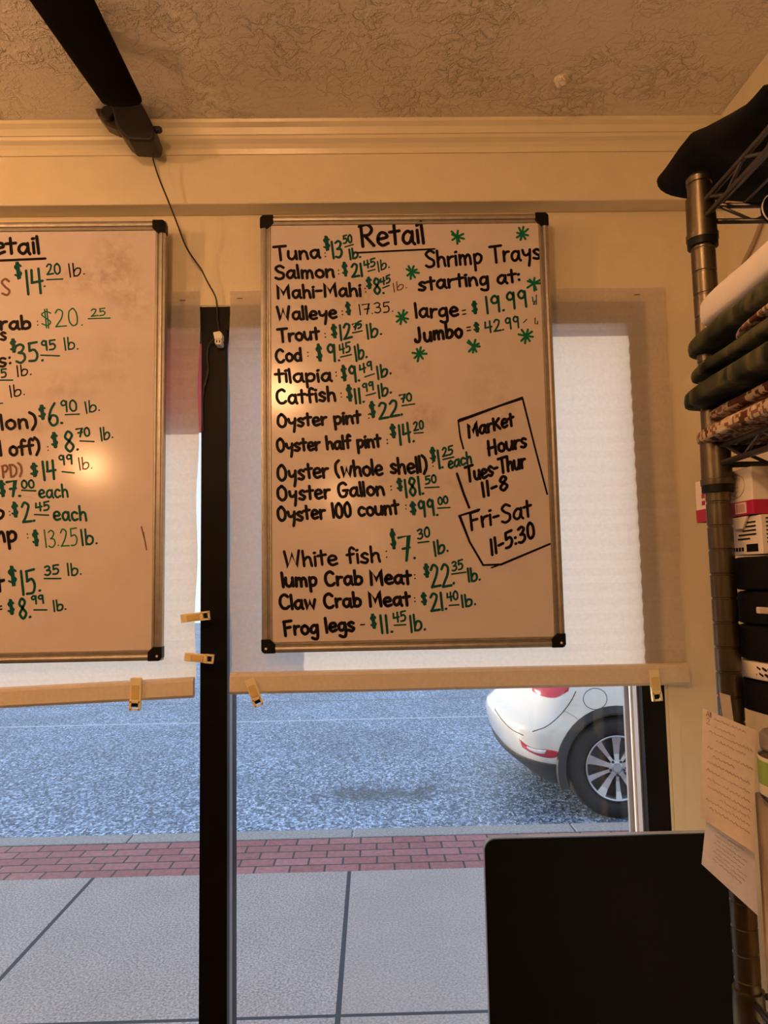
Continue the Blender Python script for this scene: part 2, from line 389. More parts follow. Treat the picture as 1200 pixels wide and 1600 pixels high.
# ------------------------------------------------------------------ handwriting
def S(t): return t
GL = {  # width, strokes ('~' smooth); x-height 6, capital height 10
'a': (5, ['~4,5 2.6,6 .9,4.6 .5,2 1.7,.2 3.2,1.2 4,3.6', '4.2,6 4.1,1.2 4.8,0']),
'b': (4.6, ['.6,10 .6,.3', '~.6,3 2,5.6 3.9,4.6 3.8,1.6 2.2,.1 .6,.8']),
'c': (4.4, ['~4,5 2.4,6 .8,4.6 .5,2 1.8,.1 4,1']),
'd': (4.8, ['~4,4.6 2.4,6 .8,4.5 .5,2 1.8,.1 3.4,1 4,3', '4.2,10 4.2,0']),
'e': (4.6, ['~.7,3 3.9,3.7 3.6,5.5 2.2,6.1 .8,4.6 .6,2 2,.1 4.2,.9']),
'f': (3.9, ['~4,9 2.8,10 1.8,8.4 1.7,4 1.7,0', '.3,5.4 3.6,5.7']),
'g': (4.8, ['~4,5 2.6,6 .9,4.6 .6,2 1.8,.5 3.4,1.6 4,4', '~4.2,6 4.3,0 3.8,-3.4 2.2,-3.8 .8,-2.9']),
'h': (4.6, ['.6,10 .6,0', '~.6,3.2 2.1,5.6 3.6,5 3.9,2 4.1,0']),
'i': (1.6, ['.8,6 .8,0', '.7,8.2 1.2,8.4']),
'k': (4.5, ['.6,10 .6,0', '4,6.2 .7,2.9', '1.6,3.6 4.3,0']),
'K': (5, ['.6,8.6 .7,0', '4.4,7.6 .8,3.4', '1.9,4.2 4.8,0']),
'l': (1.6, ['.6,10 .8,0']),
'm': (6.6, ['.5,6 .6,0', '~.6,3.4 1.9,5.8 3,4.6 3.1,0', '~3.1,3.4 4.5,5.8 5.6,4.6 5.9,0']),
'n': (4.6, ['.5,6 .6,0', '~.6,3.4 2.1,5.8 3.6,5 3.9,2 4.1,0']),
'o': (4.7, ['~2.4,6 .8,4.8 .6,2 2.2,.1 4,1.4 4.1,4.4 2.6,6']),
'p': (4.6, ['.5,6 .7,-4', '~.6,4 2.2,6 4,4.8 3.8,1.8 2.2,.3 .7,1.2']),
'r': (3.6, ['.6,6 .7,0', '~.7,3.2 1.8,5.4 3.4,5.7']),
's': (4, ['~3.6,5.2 2.2,6.1 .8,4.9 2,3.2 3.5,1.8 2.4,.1 .4,.8']),
't': (3.8, ['1.9,9.2 1.9,.2', '0,5.9 3.8,6.3']),
'u': (4.8, ['~.5,6 .5,2 1.8,.1 3.3,1 4,3.4', '4.1,6 4.2,0']),
'w': (6.2, ['.3,6 1.4,.1 3,5 4.5,.1 5.8,6']),
'y': (4.8, ['~.5,6 .9,3.2 2.2,2.4 3.9,3.8', '4.3,6 3.8,0 3.1,-4']),
'A': (6, ['.4,0 2.6,10 5.4,0', '1.2,3.6 4.6,3.4']),
'C': (5.6, ['~5,8.6 3.4,10 1.2,8.2 .6,4 1.8,.6 3.8,.2 5.2,1.6']),
'D': (5.6, ['.7,10 .7,0', '~.2,10 3,9.6 5,6.6 4.6,2.4 2.8,.2 .6,0']),
'F': (5, ['.8,10 .8,0', '.4,10 4.8,10.2', '.8,5.4 4,5.7']),
'G': (6, ['~5,8.6 3.4,10 1.2,8.2 .6,4 1.8,.4 4,.2 5,2.2 5.1,4.4', '3.2,4.4 5.8,4.4']),
'H': (5.8, ['.8,10 .7,0', '4.9,10 5,0', '.4,4.8 5.2,5.2']),
'J': (5, ['~3.2,10 3.3,3 2.4,.3 .8,.5 .5,2']),
'M': (7, ['.6,0 .8,10 3.4,3.4 6,10 6.3,0']),
'O': (5.6, ['~2.8,10 .9,7.8 .6,3 2.4,.2 4.6,2 5,6.6 3.4,9.8 2.6,10']),
'P': (5, ['.8,10 .8,0', '~.5,9.8 3.4,10 4.6,7.6 3.2,5 .8,4.6']),
'R': (5.6, ['.8,10 .8,0', '~.2,9.4 3.2,10.2 4.8,7.8 3.4,5.4 .9,5', '1.8,5.1 5.2,0']),
'S': (5.2, ['~4.8,8.8 2.8,10.2 .8,8.4 2,6 4.4,4 4.2,1.2 2,.1 .3,1.2']),
'T': (5.6, ['0,9.8 5.8,10.2', '2.8,9.9 2.9,0']),
'W': (7.4, ['.4,10 1.6,0 3.7,8 5.4,0 7,10']),
'0': (4.6, ['~2.3,10 .8,8 .6,3 2,.1 3.8,1.8 4,7 2.8,9.8 2.2,10']),
'1': (2, ['1,10 1.1,0']),
'2': (4.8, ['~.6,8 2,10 3.8,8.6 3.2,5.4 1.8,2.4 .4,.2', '.4,.2 4.7,.3']),
'3': (4.6, ['~.6,9 2.4,10 3.8,8.4 2.8,6 1.6,5.4', '~1.6,5.4 3.6,4.8 3.9,2 2.2,.1 .3,1']),
'4': (5, ['.8,9.6 .6,4.6', '.5,4.6 4.8,4.9', '3.6,10 3.6,0']),
'5': (4.8, ['1,9.8 .9,5.8', '~.9,5.6 3,6.2 4.1,3.6 3,.6 .4,.3', '.9,9.8 4.4,10']),
'6': (4.6, ['~3.4,10 1.4,7 .6,3 1.8,.2 3.8,1 3.8,3.8 2,4.8 .8,3']),
'7': (4.8, ['.2,9.6 4.4,10 2.6,0', '1.4,5 4.4,5.2']),
'8': (4.6, ['~2.4,5.4 .9,7.6 2.2,10 3.8,8 2.4,5.4 .7,2.6 2.3,.1 4,2.4 2.4,5.4']),
'9': (4.4, ['~3.6,8 2.2,10 .7,8 1.4,5.6 3,6 3.7,8.4', '3.7,9.4 3.6,0']),
'$': (5, ['~4.4,8 2.6,9 .8,7.4 2.4,5 4.2,3 2.6,1 .5,2', '2.1,10.4 2.2,-.6', '3,10.4 3.1,-.6']),
':': (2, ['.9,5 1.1,5.2', '.9,1 1.1,1.2']),
'.': (1.6, ['.6,.3 .8,.4']),
'-': (3.6, ['.5,4.4 3.1,4.6']),
'=': (3.6, ['.4,5.4 2.8,5.6', '.4,2.6 2.8,2.8']),
'(': (3, ['~2.6,10.5 .8,8 .6,3 2,-.5']),
')': (3, ['~.4,10.5 2.2,8 2.4,3 .8,-1.2']),
' ': (3, []),
}
class Pen:
    """flat ink strokes lying on a plane y = const, laid out in the coordinates of the writing surface"""
    def __init__(s, y): s.y = y; s.m = {}; s.k = 0; s.g = None
    def stroke(s, pts, w, ink):          # pts as photograph coordinates, w in the same unit
        P = []
        for q in pts:
            p = PY(q[0], q[1], s.y); P.append(Vector((p.x, p.z)))
        P = [p for i, p in enumerate(P) if i == 0 or (p - P[i - 1]).length > 2e-5]
        h = w / F_PX * s.y / 2
        s.k += 1; y = s.y - .00002 * (s.k % 12)
        if len(P) < 2: P = [P[0], P[0] + Vector((h * .2, 0))]
        L = []; R_ = []
        n = len(P)
        for i in range(n):
            t = (P[min(i + 1, n - 1)] - P[max(i - 1, 0)])
            t = t.normalized() if t.length > 1e-9 else Vector((1, 0))
            if 0 < i < n - 1:
                t1 = (P[i] - P[i - 1]).normalized(); c = max(.55, abs(t.dot(t1)))
            else: c = 1
            nn = Vector((-t.y, t.x)) * h / c
            L.append(P[i] + nn); R_.append(P[i] - nn)
        t0 = (P[0] - P[1]).normalized(); t1 = (P[-1] - P[-2]).normalized()
        def capp(c, t): 
            nn = Vector((-t.y, t.x)); return [c + (nn * math.cos(a) + t * math.sin(a)) * h for a in (math.pi * .25, math.pi * .5, math.pi * .75)]
        mb = s.m.setdefault((s.g or s.row(sum(q[1] for q in pts) / len(pts), sum(q[0] for q in pts) / len(pts)), ink), MB())
        v3 = lambda p: (p.x, y, p.y)
        vs_ = []; 
        for a, b_ in zip(L, R_): vs_ += [v3(a), v3(b_)]
        fs = [(2 * i, 2 * i + 1, 2 * i + 3, 2 * i + 2) for i in range(n - 1)]
        o = len(vs_); c0 = capp(P[0], t0); c1 = capp(P[-1], t1)
        vs_ += [v3(q) for q in c0 + c1]
        fs.append((1, o, o + 1, o + 2, 0)); fs.append((2 * n - 2, o + 3, o + 4, o + 5, 2 * n - 1))
        mb.add(vs_, fs)
    rows = None
    def row(s, y, x):
        return s.rows(x, y) if s.rows else 'writing'
    def text(s, t, x0, y0, x1, y1, cap, w, ink='k', slant=.10):
        tot = sum(GL[c][0] for c in t); dx, dy = (x1 - x0) / tot, (y1 - y0) / tot
        k = cap / 10; cur = 0
        rnd = random.Random(t + str(x0))
        for c in t:
            gw, strokes = GL[c]; jy = rnd.uniform(-.35, .35) * k
            for st_ in strokes:
                sm = st_[0] == '~'
                pts = [tuple(map(float, q.split(','))) for q in st_.lstrip('~').split()]
                pts = [(a + rnd.uniform(-.12, .12), b_ + rnd.uniform(-.15, .15)) for a, b_ in pts]
                if sm: pts = [(q.x, q.y) for q in cr_smooth([Vector((a, b_)) for a, b_ in pts], 4)]
                a_ = lambda v: cur + gw * .06 + v * .88
                s.stroke([(x0 + a_(a) * dx - slant * b_ * k, y0 + a_(a) * dy - b_ * k + jy) for a, b_ in pts], w, ink)
            cur += gw
    def star(s, x, y, r, ink='g'):
        rnd = random.Random(int(x * 7 + y))
        for a in (10, 60, 95, 140, 200, 235, 285, 325):
            a = math.radians(a + rnd.uniform(-12, 12)); l = r * rnd.uniform(.75, 1.1)
            s.stroke([(x, y), (x + l * math.cos(a), y + l * math.sin(a))], r * .34, ink)
    def price(s, dol, main, sup, ul, unit=None, ink='t'):
        """dollar sign box, main figures, raised cents, rule below them, unit"""
        if dol:
            x0, y0, x1, y1 = dol; s.text('$', x0, y1, x1, y1 - 1, (y1 - y0) * .95, 3.3, ink)
            s.text('$', x0 + 1.2, y1, x1 + .6, y1 - 1, (y1 - y0) * .9, 2.8, ink)
        if main: s.text(*main[:6], main[6] if len(main) > 6 else 4.0, ink)
        if sup: s.text(*sup, 3.0, ink)
        if ul: s.stroke([ul[:2], ul[2:]], 2.4, ink)
        if unit: s.text(*unit[:6], unit[6] if len(unit) > 6 else 3.6, unit[7] if len(unit) > 7 else ink)
    def build(s, parent, mats):
        """one part per written line; both inks of a line in one mesh"""
        keys = []
        for g, k in s.m:
            if g not in keys: keys.append(g)
        for g in keys:
            mb = MB(); idx = []; inks = [k for g2, k in s.m if g2 == g]
            for i, k in enumerate(inks):
                mb.add(s.m[(g, k)].v, s.m[(g, k)].f); idx += [i] * len(s.m[(g, k)].f)
            o = mb.build(g[0], mats[inks[0]], parent)
            for k in inks[1:]: o.data.materials.append(mats[k])
            for p_, i in zip(o.data.polygons, idx): p_.material_index = i

# ------------------------------------------------------------------ whiteboards
BY, BT = 1.44, .018
def whiteboard(x0, x1, z0, z1, label, spots):
    root = thing('whiteboard', ((x0 + x1) / 2, BY + BT, z0), label, 'whiteboard')
    fw = .0225
    # writing panel with rounded corners
    r = .012; pts = []
    ax0, ax1, az0, az1 = x0 + fw - .004, x1 - fw + .004, z0 + fw - .004, z1 - fw + .004
    for cx, cz, a0 in ((ax1 - r, az1 - r, 0), (ax0 + r, az1 - r, 90), (ax0 + r, az0 + r, 180), (ax1 - r, az0 + r, 270)):
        for k in range(7):
            a = math.radians(a0 + 15 * k); pts.append(Vector((cx + r * math.cos(a), BY + .004, cz + r * math.sin(a))))
    MB().prism(pts, (0, .010, 0)).build('writing_surface', board_mat('whiteboard_enamel', spots), root)
    # extruded rails with two grooves, one part per side
    prof = [(0, .003), (0, BT), (fw, BT), (fw, .006), (fw - .003, .002), (fw - .006, .002), (fw - .008, .0045), (fw - .010, .0045), (fw - .0115, .001), (fw - .0155, 0), (.006, 0), (.0045, .002), (.003, .002)]
    for side in range(4):
        A, B_ = [(x0, z0), (x0, z1), (x1, z1), (x1, z0)][side], [(x0, z1), (x1, z1), (x1, z0), (x0, z0)][side]
        inn = [(1, 0), (0, -1), (-1, 0), (0, 1)][side]
        rings = []
        for (px, pz), sgn in ((A, 1), (B_, -1)):
            d = Vector((B_[0] - A[0], B_[1] - A[1])).normalized() * sgn
            rings.append([Vector((px + inn[0] * u + d.x * min(u, fw), BY + v, pz + inn[1] * u + d.y * min(u, fw))) for u, v in prof])
        MB().loft(rings).build('frame_rail', m_alu, root)
    for sx, sz in ((0, 0), (0, 1), (1, 0), (1, 1)):
        cx, cz = (x0, x1)[sx], (z0, z1)[sz]; dx, dz = (1, -1)[sx], (1, -1)[sz]
        L = .027; q = .006; e_ = .001
        poly = [(-e_ + q, -e_), (L, -e_), (L, L * .62), (L * .62, L), (-e_, L), (-e_, -e_ + q)]
        c_ = MB().prism([Vector((cx + dx * a, BY - .0012, cz + dz * b_)) for a, b_ in poly], (0, BT + .002, 0)).build('corner_cap', m_corner, root, bevel=.0012)
        MB().rev((cx + dx * .0085, BY - .0012, cz + dz * .0085), [(.0, -.0012), (.0022, -.0010), (.0026, 0), (.0026, .001)], 12, 'Y').build('rivet', m_rivet if sz == 0 else m_corner, c_)
    return root

INKS = {'k': m_ink, 't': m_teal, 'g': m_green, 'b': m_brown_ink}
def right_rows(x, y):
    if x > 645 and y < 550:
        q_ = y + .07 * (x - 650); return ('tray_price_line', sum(q_ > t for t in (426, 463, 502)))
    q_ = y + .05 * (x - 430)
    return ('price_line', sum(q_ > t for t in (412, 441, 473, 507, 541, 572, 604, 627, 668, 710, 754, 788, 830, 890, 925, 962)))
def left_rows(x, y):
    q_ = y + .02 * x
    return ('price_line', sum(q_ > t for t in (480, 520, 574, 600, 632, 674, 716, 752, 788, 824, 875, 932)))
ZT, ZB_ = EYE + .529 * BY, EYE - .104 * BY
x0r = -.155 * BY; x1r = .2685 * BY
# spots are in the panel's own centred coordinates
rb = whiteboard(x0r, x1r, ZB_, ZT, 'whiteboard with fish prices and a drawn market hours box, hanging right of the black mullion',
                [(.03, .02, .05, .05, .5), (.0, .12, .09, .05, .25), (-.1, .28, .06, .05, .4), (.18, .03, .06, .12, .35), (.1, -.12, .08, .05, .25), (-.05, -.1, .1, .05, .2)])
p = Pen(BY + .0036); p.rows = right_rows
B5 = 4.7
for t in [('Retail', 562, 385, 665, 379, 33, 5.4), ('Tuna', 428, 407, 502, 403, 21, B5), ('Salmon', 429, 436, 524, 433, 20, B5), ('Mahi-Mahi', 432, 466, 566, 462, 20, B5),
          ('Walleye', 432, 500, 528, 497, 20, B5), ('Trout', 434, 534, 500, 530, 20, B5), ('Cod', 430, 566, 473, 564, 20, B5), ('tilapia', 430, 598, 520, 595, 21, B5),
          ('Catfish', 431, 631, 526, 626, 22, B5), ('Oyster pint', 433, 668, 565, 661, 20, 4.8), ('Oyster half pint', 432, 706, 596, 698, 20, 4.8),
          ('Oyster (whole shell)', 433, 751, 669, 737, 24, 4.8), ('Oyster Gallon', 433, 783, 602, 773, 22, 4.8), ('Oyster 100 count', 433, 815, 624, 802, 22, 4.8),
          ('White fish', 443, 886, 596, 878, 24, 4.4), ('lump Crab Meat', 440, 917, 644, 912, 22, 5), ('Claw Crab Meat', 436, 952, 642, 946, 22, 5), ('Frog legs', 443, 993, 555, 985, 22, 5),
          ('Shrimp Trays', 664, 418, 846, 404, 25, 4.6), ('starting at:', 653, 454, 815, 440, 21, 4.8), ('large', 648, 497, 718, 493, 22, 4.8), ('Jumbo', 647, 535, 724, 526, 22, 5.2),
          ('MarKet', 731, 684, 804, 664, 21, 4.8), ('Hours', 762, 711, 824, 697, 22, 4.8), ('Tues-Thur', 728, 754, 822, 730, 23, 4.8), ('11-8', 752, 778, 796, 763, 22, 4.8),
          ('Fri-Sat', 734, 829, 832, 806, 27, 4.4), ('11-5:30', 766, 868, 837, 839, 24, 4.6)]:
    p.g = {'Retail': ('title', 0), 'MarKet': ('hours_line', 0), 'Hours': ('hours_line', 1), 'Tues-Thur': ('hours_line', 2), '11-8': ('hours_line', 3), 'Fri-Sat': ('hours_line', 4), '11-5:30': ('hours_line', 5)}.get(t[0])
    p.text(*t, 'k')
p.g = None
for t in [(':', 506, 402, 511, 402, 14), (':', 527, 430, 532, 430, 14), (':', 569, 458, 574, 458, 14), (':', 533, 493, 538, 493, 14), (':', 506, 528, 511, 528, 14), (':', 479, 558, 484, 558, 14),
          (':', 523, 589, 528, 589, 14), (':', 531, 622, 536, 622, 14), (':', 574, 655, 579, 655, 14), (':', 603, 694, 608, 694, 14), (':', 674, 730, 679, 730, 14), (':', 609, 767, 614, 767, 14),
          (':', 632, 797, 637, 797, 14), (':', 601, 872, 608, 872, 22), (':', 646, 905, 651, 905, 14), (':', 646, 941, 651, 941, 14), ('-', 562, 982, 572, 981, 12), ('=', 722, 497, 731, 496, 20), ('=', 729, 522, 738, 521, 18), ('17.35.', 560, 492, 616, 487, 16)]:
    p.text(*t, 2.2, 'k')
p.g = ('title', 0); p.stroke([(558, 395), (679, 389)], 3, 'k'); p.g = ('hours_box_outline', 0)
for poly, w in [([(724, 701), (719, 682), (716, 658), (816, 621)], 3), ([(718, 655), (815, 624)], 2), ([(816, 621), (836, 700), (855, 772)], 3), ([(818, 626), (837, 702)], 2),
                ([(714, 740), (724, 770), (733, 793)], 4), ([(749, 796), (718, 806), (734, 847), (755, 883), (783, 882), (859, 850)], 3.4), ([(768, 887), (790, 879)], 2.4)]:
    p.stroke(poly, w, 'k')
p.g = None
PR = p.price
PR((505, 370, 517, 390), ('13', 518, 404, 537, 401, 26), ('50', 536, 381, 551, 378, 12), (539, 386, 552, 382), ('lb.', 546, 406, 565, 401, 16))
PR((535, 411, 544, 430), ('21', 549, 434, 568, 431, 20), ('45', 568, 420, 588, 415, 12), (575, 424, 586, 421), ('lb.', 590, 425, 610, 417, 16, 2.6))
PR((572, 434, 582, 450), ('8.', 583, 461, 602, 458, 25), ('45', 594, 447, 611, 440, 11), (598, 450, 608, 446), ('lb.', 614, 457, 638, 449, 14, 2.0, 'b'))
PR((540, 473, 549, 491), None, None, None)
PR((517, 508, 528, 527), ('12', 530, 533, 551, 527, 23), ('75', 551, 517, 566, 511, 10), (551, 520, 566, 517), ('lb.', 573, 530, 598, 522, 22))
PR((494, 539, 505, 563), ('9.', 511, 566, 533, 563, 27), ('45', 530, 554, 549, 549, 15), (532, 558, 549, 554), ('lb.', 555, 564, 575, 558, 23))
PR((533, 571, 543, 593), ('9.', 545, 598, 564, 595, 25), ('49', 561, 585, 583, 577, 14), (570, 589, 585, 584), ('lb.', 589, 593, 613, 583, 20))
PR((541, 602, 552, 625), ('11.', 553, 631, 571, 628, 23), ('99', 566, 613, 585, 608, 13), (572, 618, 587, 614), ('lb.', 591, 623, 613, 613, 20))
PR((577, 628, 588, 651), ('22.', 591, 655, 631, 649, 25), ('70', 624, 630, 645, 626, 12), (628, 634, 648, 631))
PR((609, 664, 620, 683), ('14.', 623, 695, 649, 690, 30), ('20', 646, 673, 663, 669, 13), (647, 677, 661, 676))
PR((672, 700, 682, 720), ('1.', 684, 733, 694, 730, 28), ('25', 691, 714, 709, 709, 13), (692, 718, 709, 714), ('each', 700, 733, 738, 723, 18))
PR((620, 748, 630, 766), ('181.', 632, 777, 664, 772, 28), ('50', 664, 757, 683, 753, 12), (664, 762, 686, 761))
PR((640, 785, 652, 803), ('99.', 653, 808, 686, 805, 25), ('00', 684, 789, 701, 786, 11), (684, 794, 703, 793))
PR((610, 828, 620, 856), ('7.', 624, 877, 652, 873, 38), ('30', 652, 844, 673, 838, 15), (653, 848, 670, 846), ('lb.', 678, 869, 702, 860, 22))
PR((662, 882, 672, 901), ('22.', 673, 919, 712, 913, 34), ('35', 706, 893, 725, 888, 14), (706, 897, 728, 894), ('lb.', 731, 910, 752, 905, 21))
PR((658, 927, 668, 944), ('21.', 672, 956, 700, 951, 27), ('40', 698, 940, 717, 936, 13), (702, 946, 717, 945), ('lb.', 721, 949, 745, 945, 19))
PR((579, 961, 589, 981), ('11.', 593, 990, 616, 987, 28), ('45', 614, 973, 636, 969, 15), (616, 977, 634, 976), ('lb.', 641, 989, 667, 983, 26))
PR((737, 471, 747, 489), ('19.99', 758, 490, 826, 479, 26, 4), None, None); PR((740, 505, 750, 518), ('42.99', 757, 521, 813, 512, 18, 3), None, None)
for q in [[(832, 464), (833, 472)], [(838, 461), (838, 476), (834, 476), (836, 470)], [(818, 504), (823, 499)], [(836, 497), (836, 506), (840, 506), (840, 502)]]: p.stroke(q, 1.8, 't')
for x, y in ((714, 370), (816, 366), (643, 425), (834, 443), (628, 496), (822, 525), (740, 541), (655, 553)): p.g = ('star_mark', x); p.star(x, y, 11)
p.build(rb, INKS)

x1l = -.2935 * BY; x0l = x1l - .612
lb = whiteboard(x0l, x1l, EYE - .111 * BY, EYE + .5235 * BY, 'whiteboard with mostly green prices, cut by the left edge of the photo',
                [(.20, .36, .07, .10, .6), (.13, .33, .08, .05, .4), (.24, .28, .06, .06, .45), (.1, .1, .1, .05, .3), (.02, .02, .08, .02, .6), (.2, .15, .06, .1, .25)])
p = Pen(BY + .0036); p.rows = left_rows; PR = p.price
for t in [('Crab', -22, 516, 50, 513, 20, 5), ('s', 0, 532, 11, 531, 20, 4), ('s:', -4, 574, 20, 570, 22, 4), ('llon)', -6, 672, 59, 668, 23, 4.8), ('ll off)', -6, 713, 64, 708, 23, 4.8),
          ('o', -12, 812, 9, 810, 24, 4.6), ('mp', -14, 848, 28, 845, 26, 5), ('t', -8, 925, 8, 922, 26, 5)]: p.text(*t, 'k')
for t in [('lb.', 107, 434, 135, 427, 21, 2.4), ('lb.', 26, 589, 51, 585, 17, 2.4), ('lb.', 15, 621, 41, 617, 18, 2.4), (':', 57, 510, 62, 510, 14, 2), (':', 73, 705, 78, 705, 14, 2), (':', 13, 806, 18, 806, 14, 2), (':', 41, 842, 46, 842, 14, 2), ('=', -4, 957, 6, 956, 16, 2.4)]: p.text(*t, 'k')
p.g = ('title', 0); p.text('Retail', -36, 397, 64, 396, 27, 5.2, 'k'); p.stroke([(-40, 409), (71, 404)], 4, 'k'); p.g = None
p.text('s', 1, 462, 19, 461, 42, 3.6, 'b'); p.text('PD)', 3, 746, 36, 742, 18, 3.6, 'b')
PR((22, 410, 36, 434), ('14', 40, 461, 70, 458, 38, 4.2), ('20', 72, 430, 96, 427, 16), (73, 437, 98, 436)); p.text('.', 68, 448, 72, 448, 12, 3, 't')
p.text('$20.', 63, 511, 132, 509, 27, 2.2, 'g'); p.text('25', 141, 495, 167, 492, 11, 2.2, 'g'); p.stroke([(138, 498), (172, 497)], 2.2, 'g')
PR((16, 530, 27, 549), ('35.', 24, 568, 70, 564, 29), ('95', 64, 548, 89, 546, 15), (64, 555, 93, 556), ('lb.', 100, 548, 124, 545, 19, 2.6))
PR(None, None, ('5', 1, 590, 12, 589, 13), (-10, 594, 20, 594)); p.stroke([(-10, 631), (4, 630)], 2.2, 't')
PR((60, 634, 73, 654), ('6.', 75, 667, 100, 661, 34), ('90', 94, 643, 122, 642, 17), (102, 648, 124, 647), ('lb.', 133, 646, 158, 641, 18, 2.6))
PR((80, 676, 92, 698), ('8.', 100, 707, 125, 703, 31), ('70', 119, 683, 142, 681, 13), (125, 689, 147, 690), ('lb.', 157, 689, 178, 684, 20, 2.8))
PR((47, 724, 61, 743), ('14', 66, 751, 90, 748, 29), ('99', 91, 727, 115, 725, 15), (97, 737, 116, 739), ('lb.', 123, 735, 146, 732, 19, 2.2, 'b'))
PR((-2, 752, 10, 775), ('7.', 11, 777, 34, 775, 24), ('00', 33, 763, 55, 762, 12), (34, 766, 56, 767), ('each', 60, 778, 108, 776, 20, 3.4))
PR((18, 786, 30, 807), ('2.', 34, 816, 56, 814, 30), ('45', 55, 800, 79, 796, 13), (54, 804, 76, 805), ('each', 83, 812, 137, 814, 22, 3.8))
PR((51, 829, 62, 851), None, None, None, ('lb.', 127, 852, 154, 850, 24, 3.4)); p.text('13.25', 69, 856, 124, 851, 27, 2.2, 'g')
PR((12, 886, 29, 914), ('15.', 32, 930, 66, 924, 37), ('35', 69, 899, 94, 896, 14), (69, 904, 95, 904), ('lb.', 105, 900, 129, 897, 19, 2.8))
PR((12, 938, 24, 959), ('8.', 29, 969, 50, 965, 31), ('99', 48, 945, 70, 942, 13), (53, 953, 73, 953), ('lb.', 83, 956, 105, 952, 17, 2.8))
p.g = ('stray_mark', 0)
for q in [[(221, 823), (225, 840)], [(224, 832), (229, 859)]]: p.stroke(q, 2.2, 'b')
p.build(lb, INKS)

# ------------------------------------------------------------------ paper shades
m_staple = mat('dark_staple', (.05, .035, .03), .4, metal=.6)
def shade(tl, tr_, bl, br_, hem_h, label, staples, seed):
    """corner points as (x, z) on the plane in front of the window"""
    rnd = random.Random(seed); ys = 1.4945
    root = thing('pleated_blind', ((tl[0] + tr_[0]) / 2, ys, min(bl[1], br_[1])), label, 'window blind', 'pleated paper shades over the windows')
    nz, nx = 2 * 26, 40; rows = []
    ph = rnd.uniform(0, 6)
    for i in range(nz + 1):
        v = i / nz; row = []
        for j in range(nx + 1):
            u = j / nx
            a = Vector((tl[0] * (1 - v) + bl[0] * v, tl[1] * (1 - v) + bl[1] * v)); c = Vector((tr_[0] * (1 - v) + br_[0] * v, tr_[1] * (1 - v) + br_[1] * v))
            q = a.lerp(c, u)
            edge = .0022 * math.sin(v * 21 + ph) * (1 if u in (0, 1) else 0)
            y = ys + (.0008 if i % 2 else -.0008) + .0012 * math.sin(u * 9 + ph) * math.sin(v * 5 + 1) * v
            row.append(Vector((q.x + edge, y, q.y)))
        rows.append(row)
    MB().grid(rows).build('paper_sheet', m_paper, root)
    # folded bottom hem: a flattened roll of many layers
    rings = []
    for k in range(25):
        u = k / 24; c = Vector((bl[0] * (1 - u) + br_[0] * u, 0, bl[1] * (1 - u) + br_[1] * u)); w = .0012 * math.sin(u * 13 + ph)
        rings.append([c + Vector((0, 1.481 + w, .002)), c + Vector((0, 1.4905 + w, .004)), c + Vector((0, 1.4915, -hem_h)), c + Vector((0, 1.483 + w, -hem_h - .003)), c + Vector((0, 1.477 + w, -hem_h + .003)), c + Vector((0, 1.478 + w, -.004))])
    MB().loft(rings).build('folded_hem', m_hem, root)
    for k in range(3):
        c = Vector((br_[0] - .0005, 0, br_[1]))
        MB().box(c.x, c.x + .001, 1.478, 1.4905, c.z - hem_h, c.z) if k == 0 else None
    for x, z, a in staples:
        d = Vector((math.cos(a), 0, math.sin(a))) * .006
        MB().obox((x, ys - .0025, z), d, Vector((0, .0006, 0)), Vector((-d.z, 0, d.x)) * .1).build('staple', m_staple, root)
    return root
q = lambda a, b_: (PY(a, b_, 1.4945).x, PY(a, b_, 1.4945).z)
st3 = lambda *l: [(*q(a, b_), .02) for a, b_ in l]
shade(q(358, 455), q(1038, 449), q(361, 1053), q(1071, 1038), .037, 'pleated paper shade behind the market hours whiteboard, right of the mullion', st3((375, 467), (995, 461)), 1)
shade((-1.75, q(312, 455)[1]), q(312, 455), (-1.75, q(0, 1078)[1] - .03), q(305, 1060), .034, 'pleated paper shade left of the black mullion with its hem sagging to the left', st3((286, 470)), 2)

# plastic clips on the shades
m_clip = mat('pale_yellow_plastic', (.92, .80, .50), .35, var=.06)
m_clip2 = mat('translucent_amber_plastic', (.74, .56, .24), .3, var=.1)
def clip(cx, cy, ang, L, W, label, y=1.471):
    c = PY(cx, cy, y); k = y / F_PX
    a = math.radians(ang); ux = Vector((math.cos(a), 0, math.sin(a))); uz = Vector((-math.sin(a), 0, math.cos(a))); uy = Vector((0, 1, 0))
    l, w = L * k, W * k
    root = thing('plastic_clip', c, label, 'clip', 'yellow plastic shade clips')
    MB().obox(c - ux * l * .12 - uy * .0015, ux * l * .38, uy * .0014, uz * w * .5).build('front_leaf', m_clip, root, bevel=.0008)
    MB().obox(c - ux * l * .05 + uy * .0055, ux * l * .45, uy * .0012, uz * w * .46).build('back_leaf', m_clip, root, bevel=.0008)
    MB().obox(c - ux * l * .06 - uy * .0036, ux * l * .22, uy * .0010, uz * w * .34).build('hinge_tongue', m_clip2, root, bevel=.0008)
    h = c + ux * l * .36
    f = MB()
    for sgn in (-1, 1): f.obox(h + uz * w * .42 * sgn - uy * .0005, ux * l * .15, uy * .0035, uz * w * .10)
    f.obox(h + ux * l * .125 - uy * .0005, ux * l * .025, uy * .0035, uz * w * .42); f.obox(h - ux * l * .11 - uy * .0005, ux * l * .03, uy * .0035, uz * w * .42)
    f.build('latch_head', m_clip, root)
    MB().obox(h + uy * .001, ux * l * .05, uy * .0012, uz * w * .30).build('latch_slot', m_corner, root)
clip(305, 964, 6, 44, 13, 'upper of two yellow clips joining left shade to mullion')
clip(311, 1028, -6, 44, 13, 'lower of two yellow clips joining left shade to mullion')
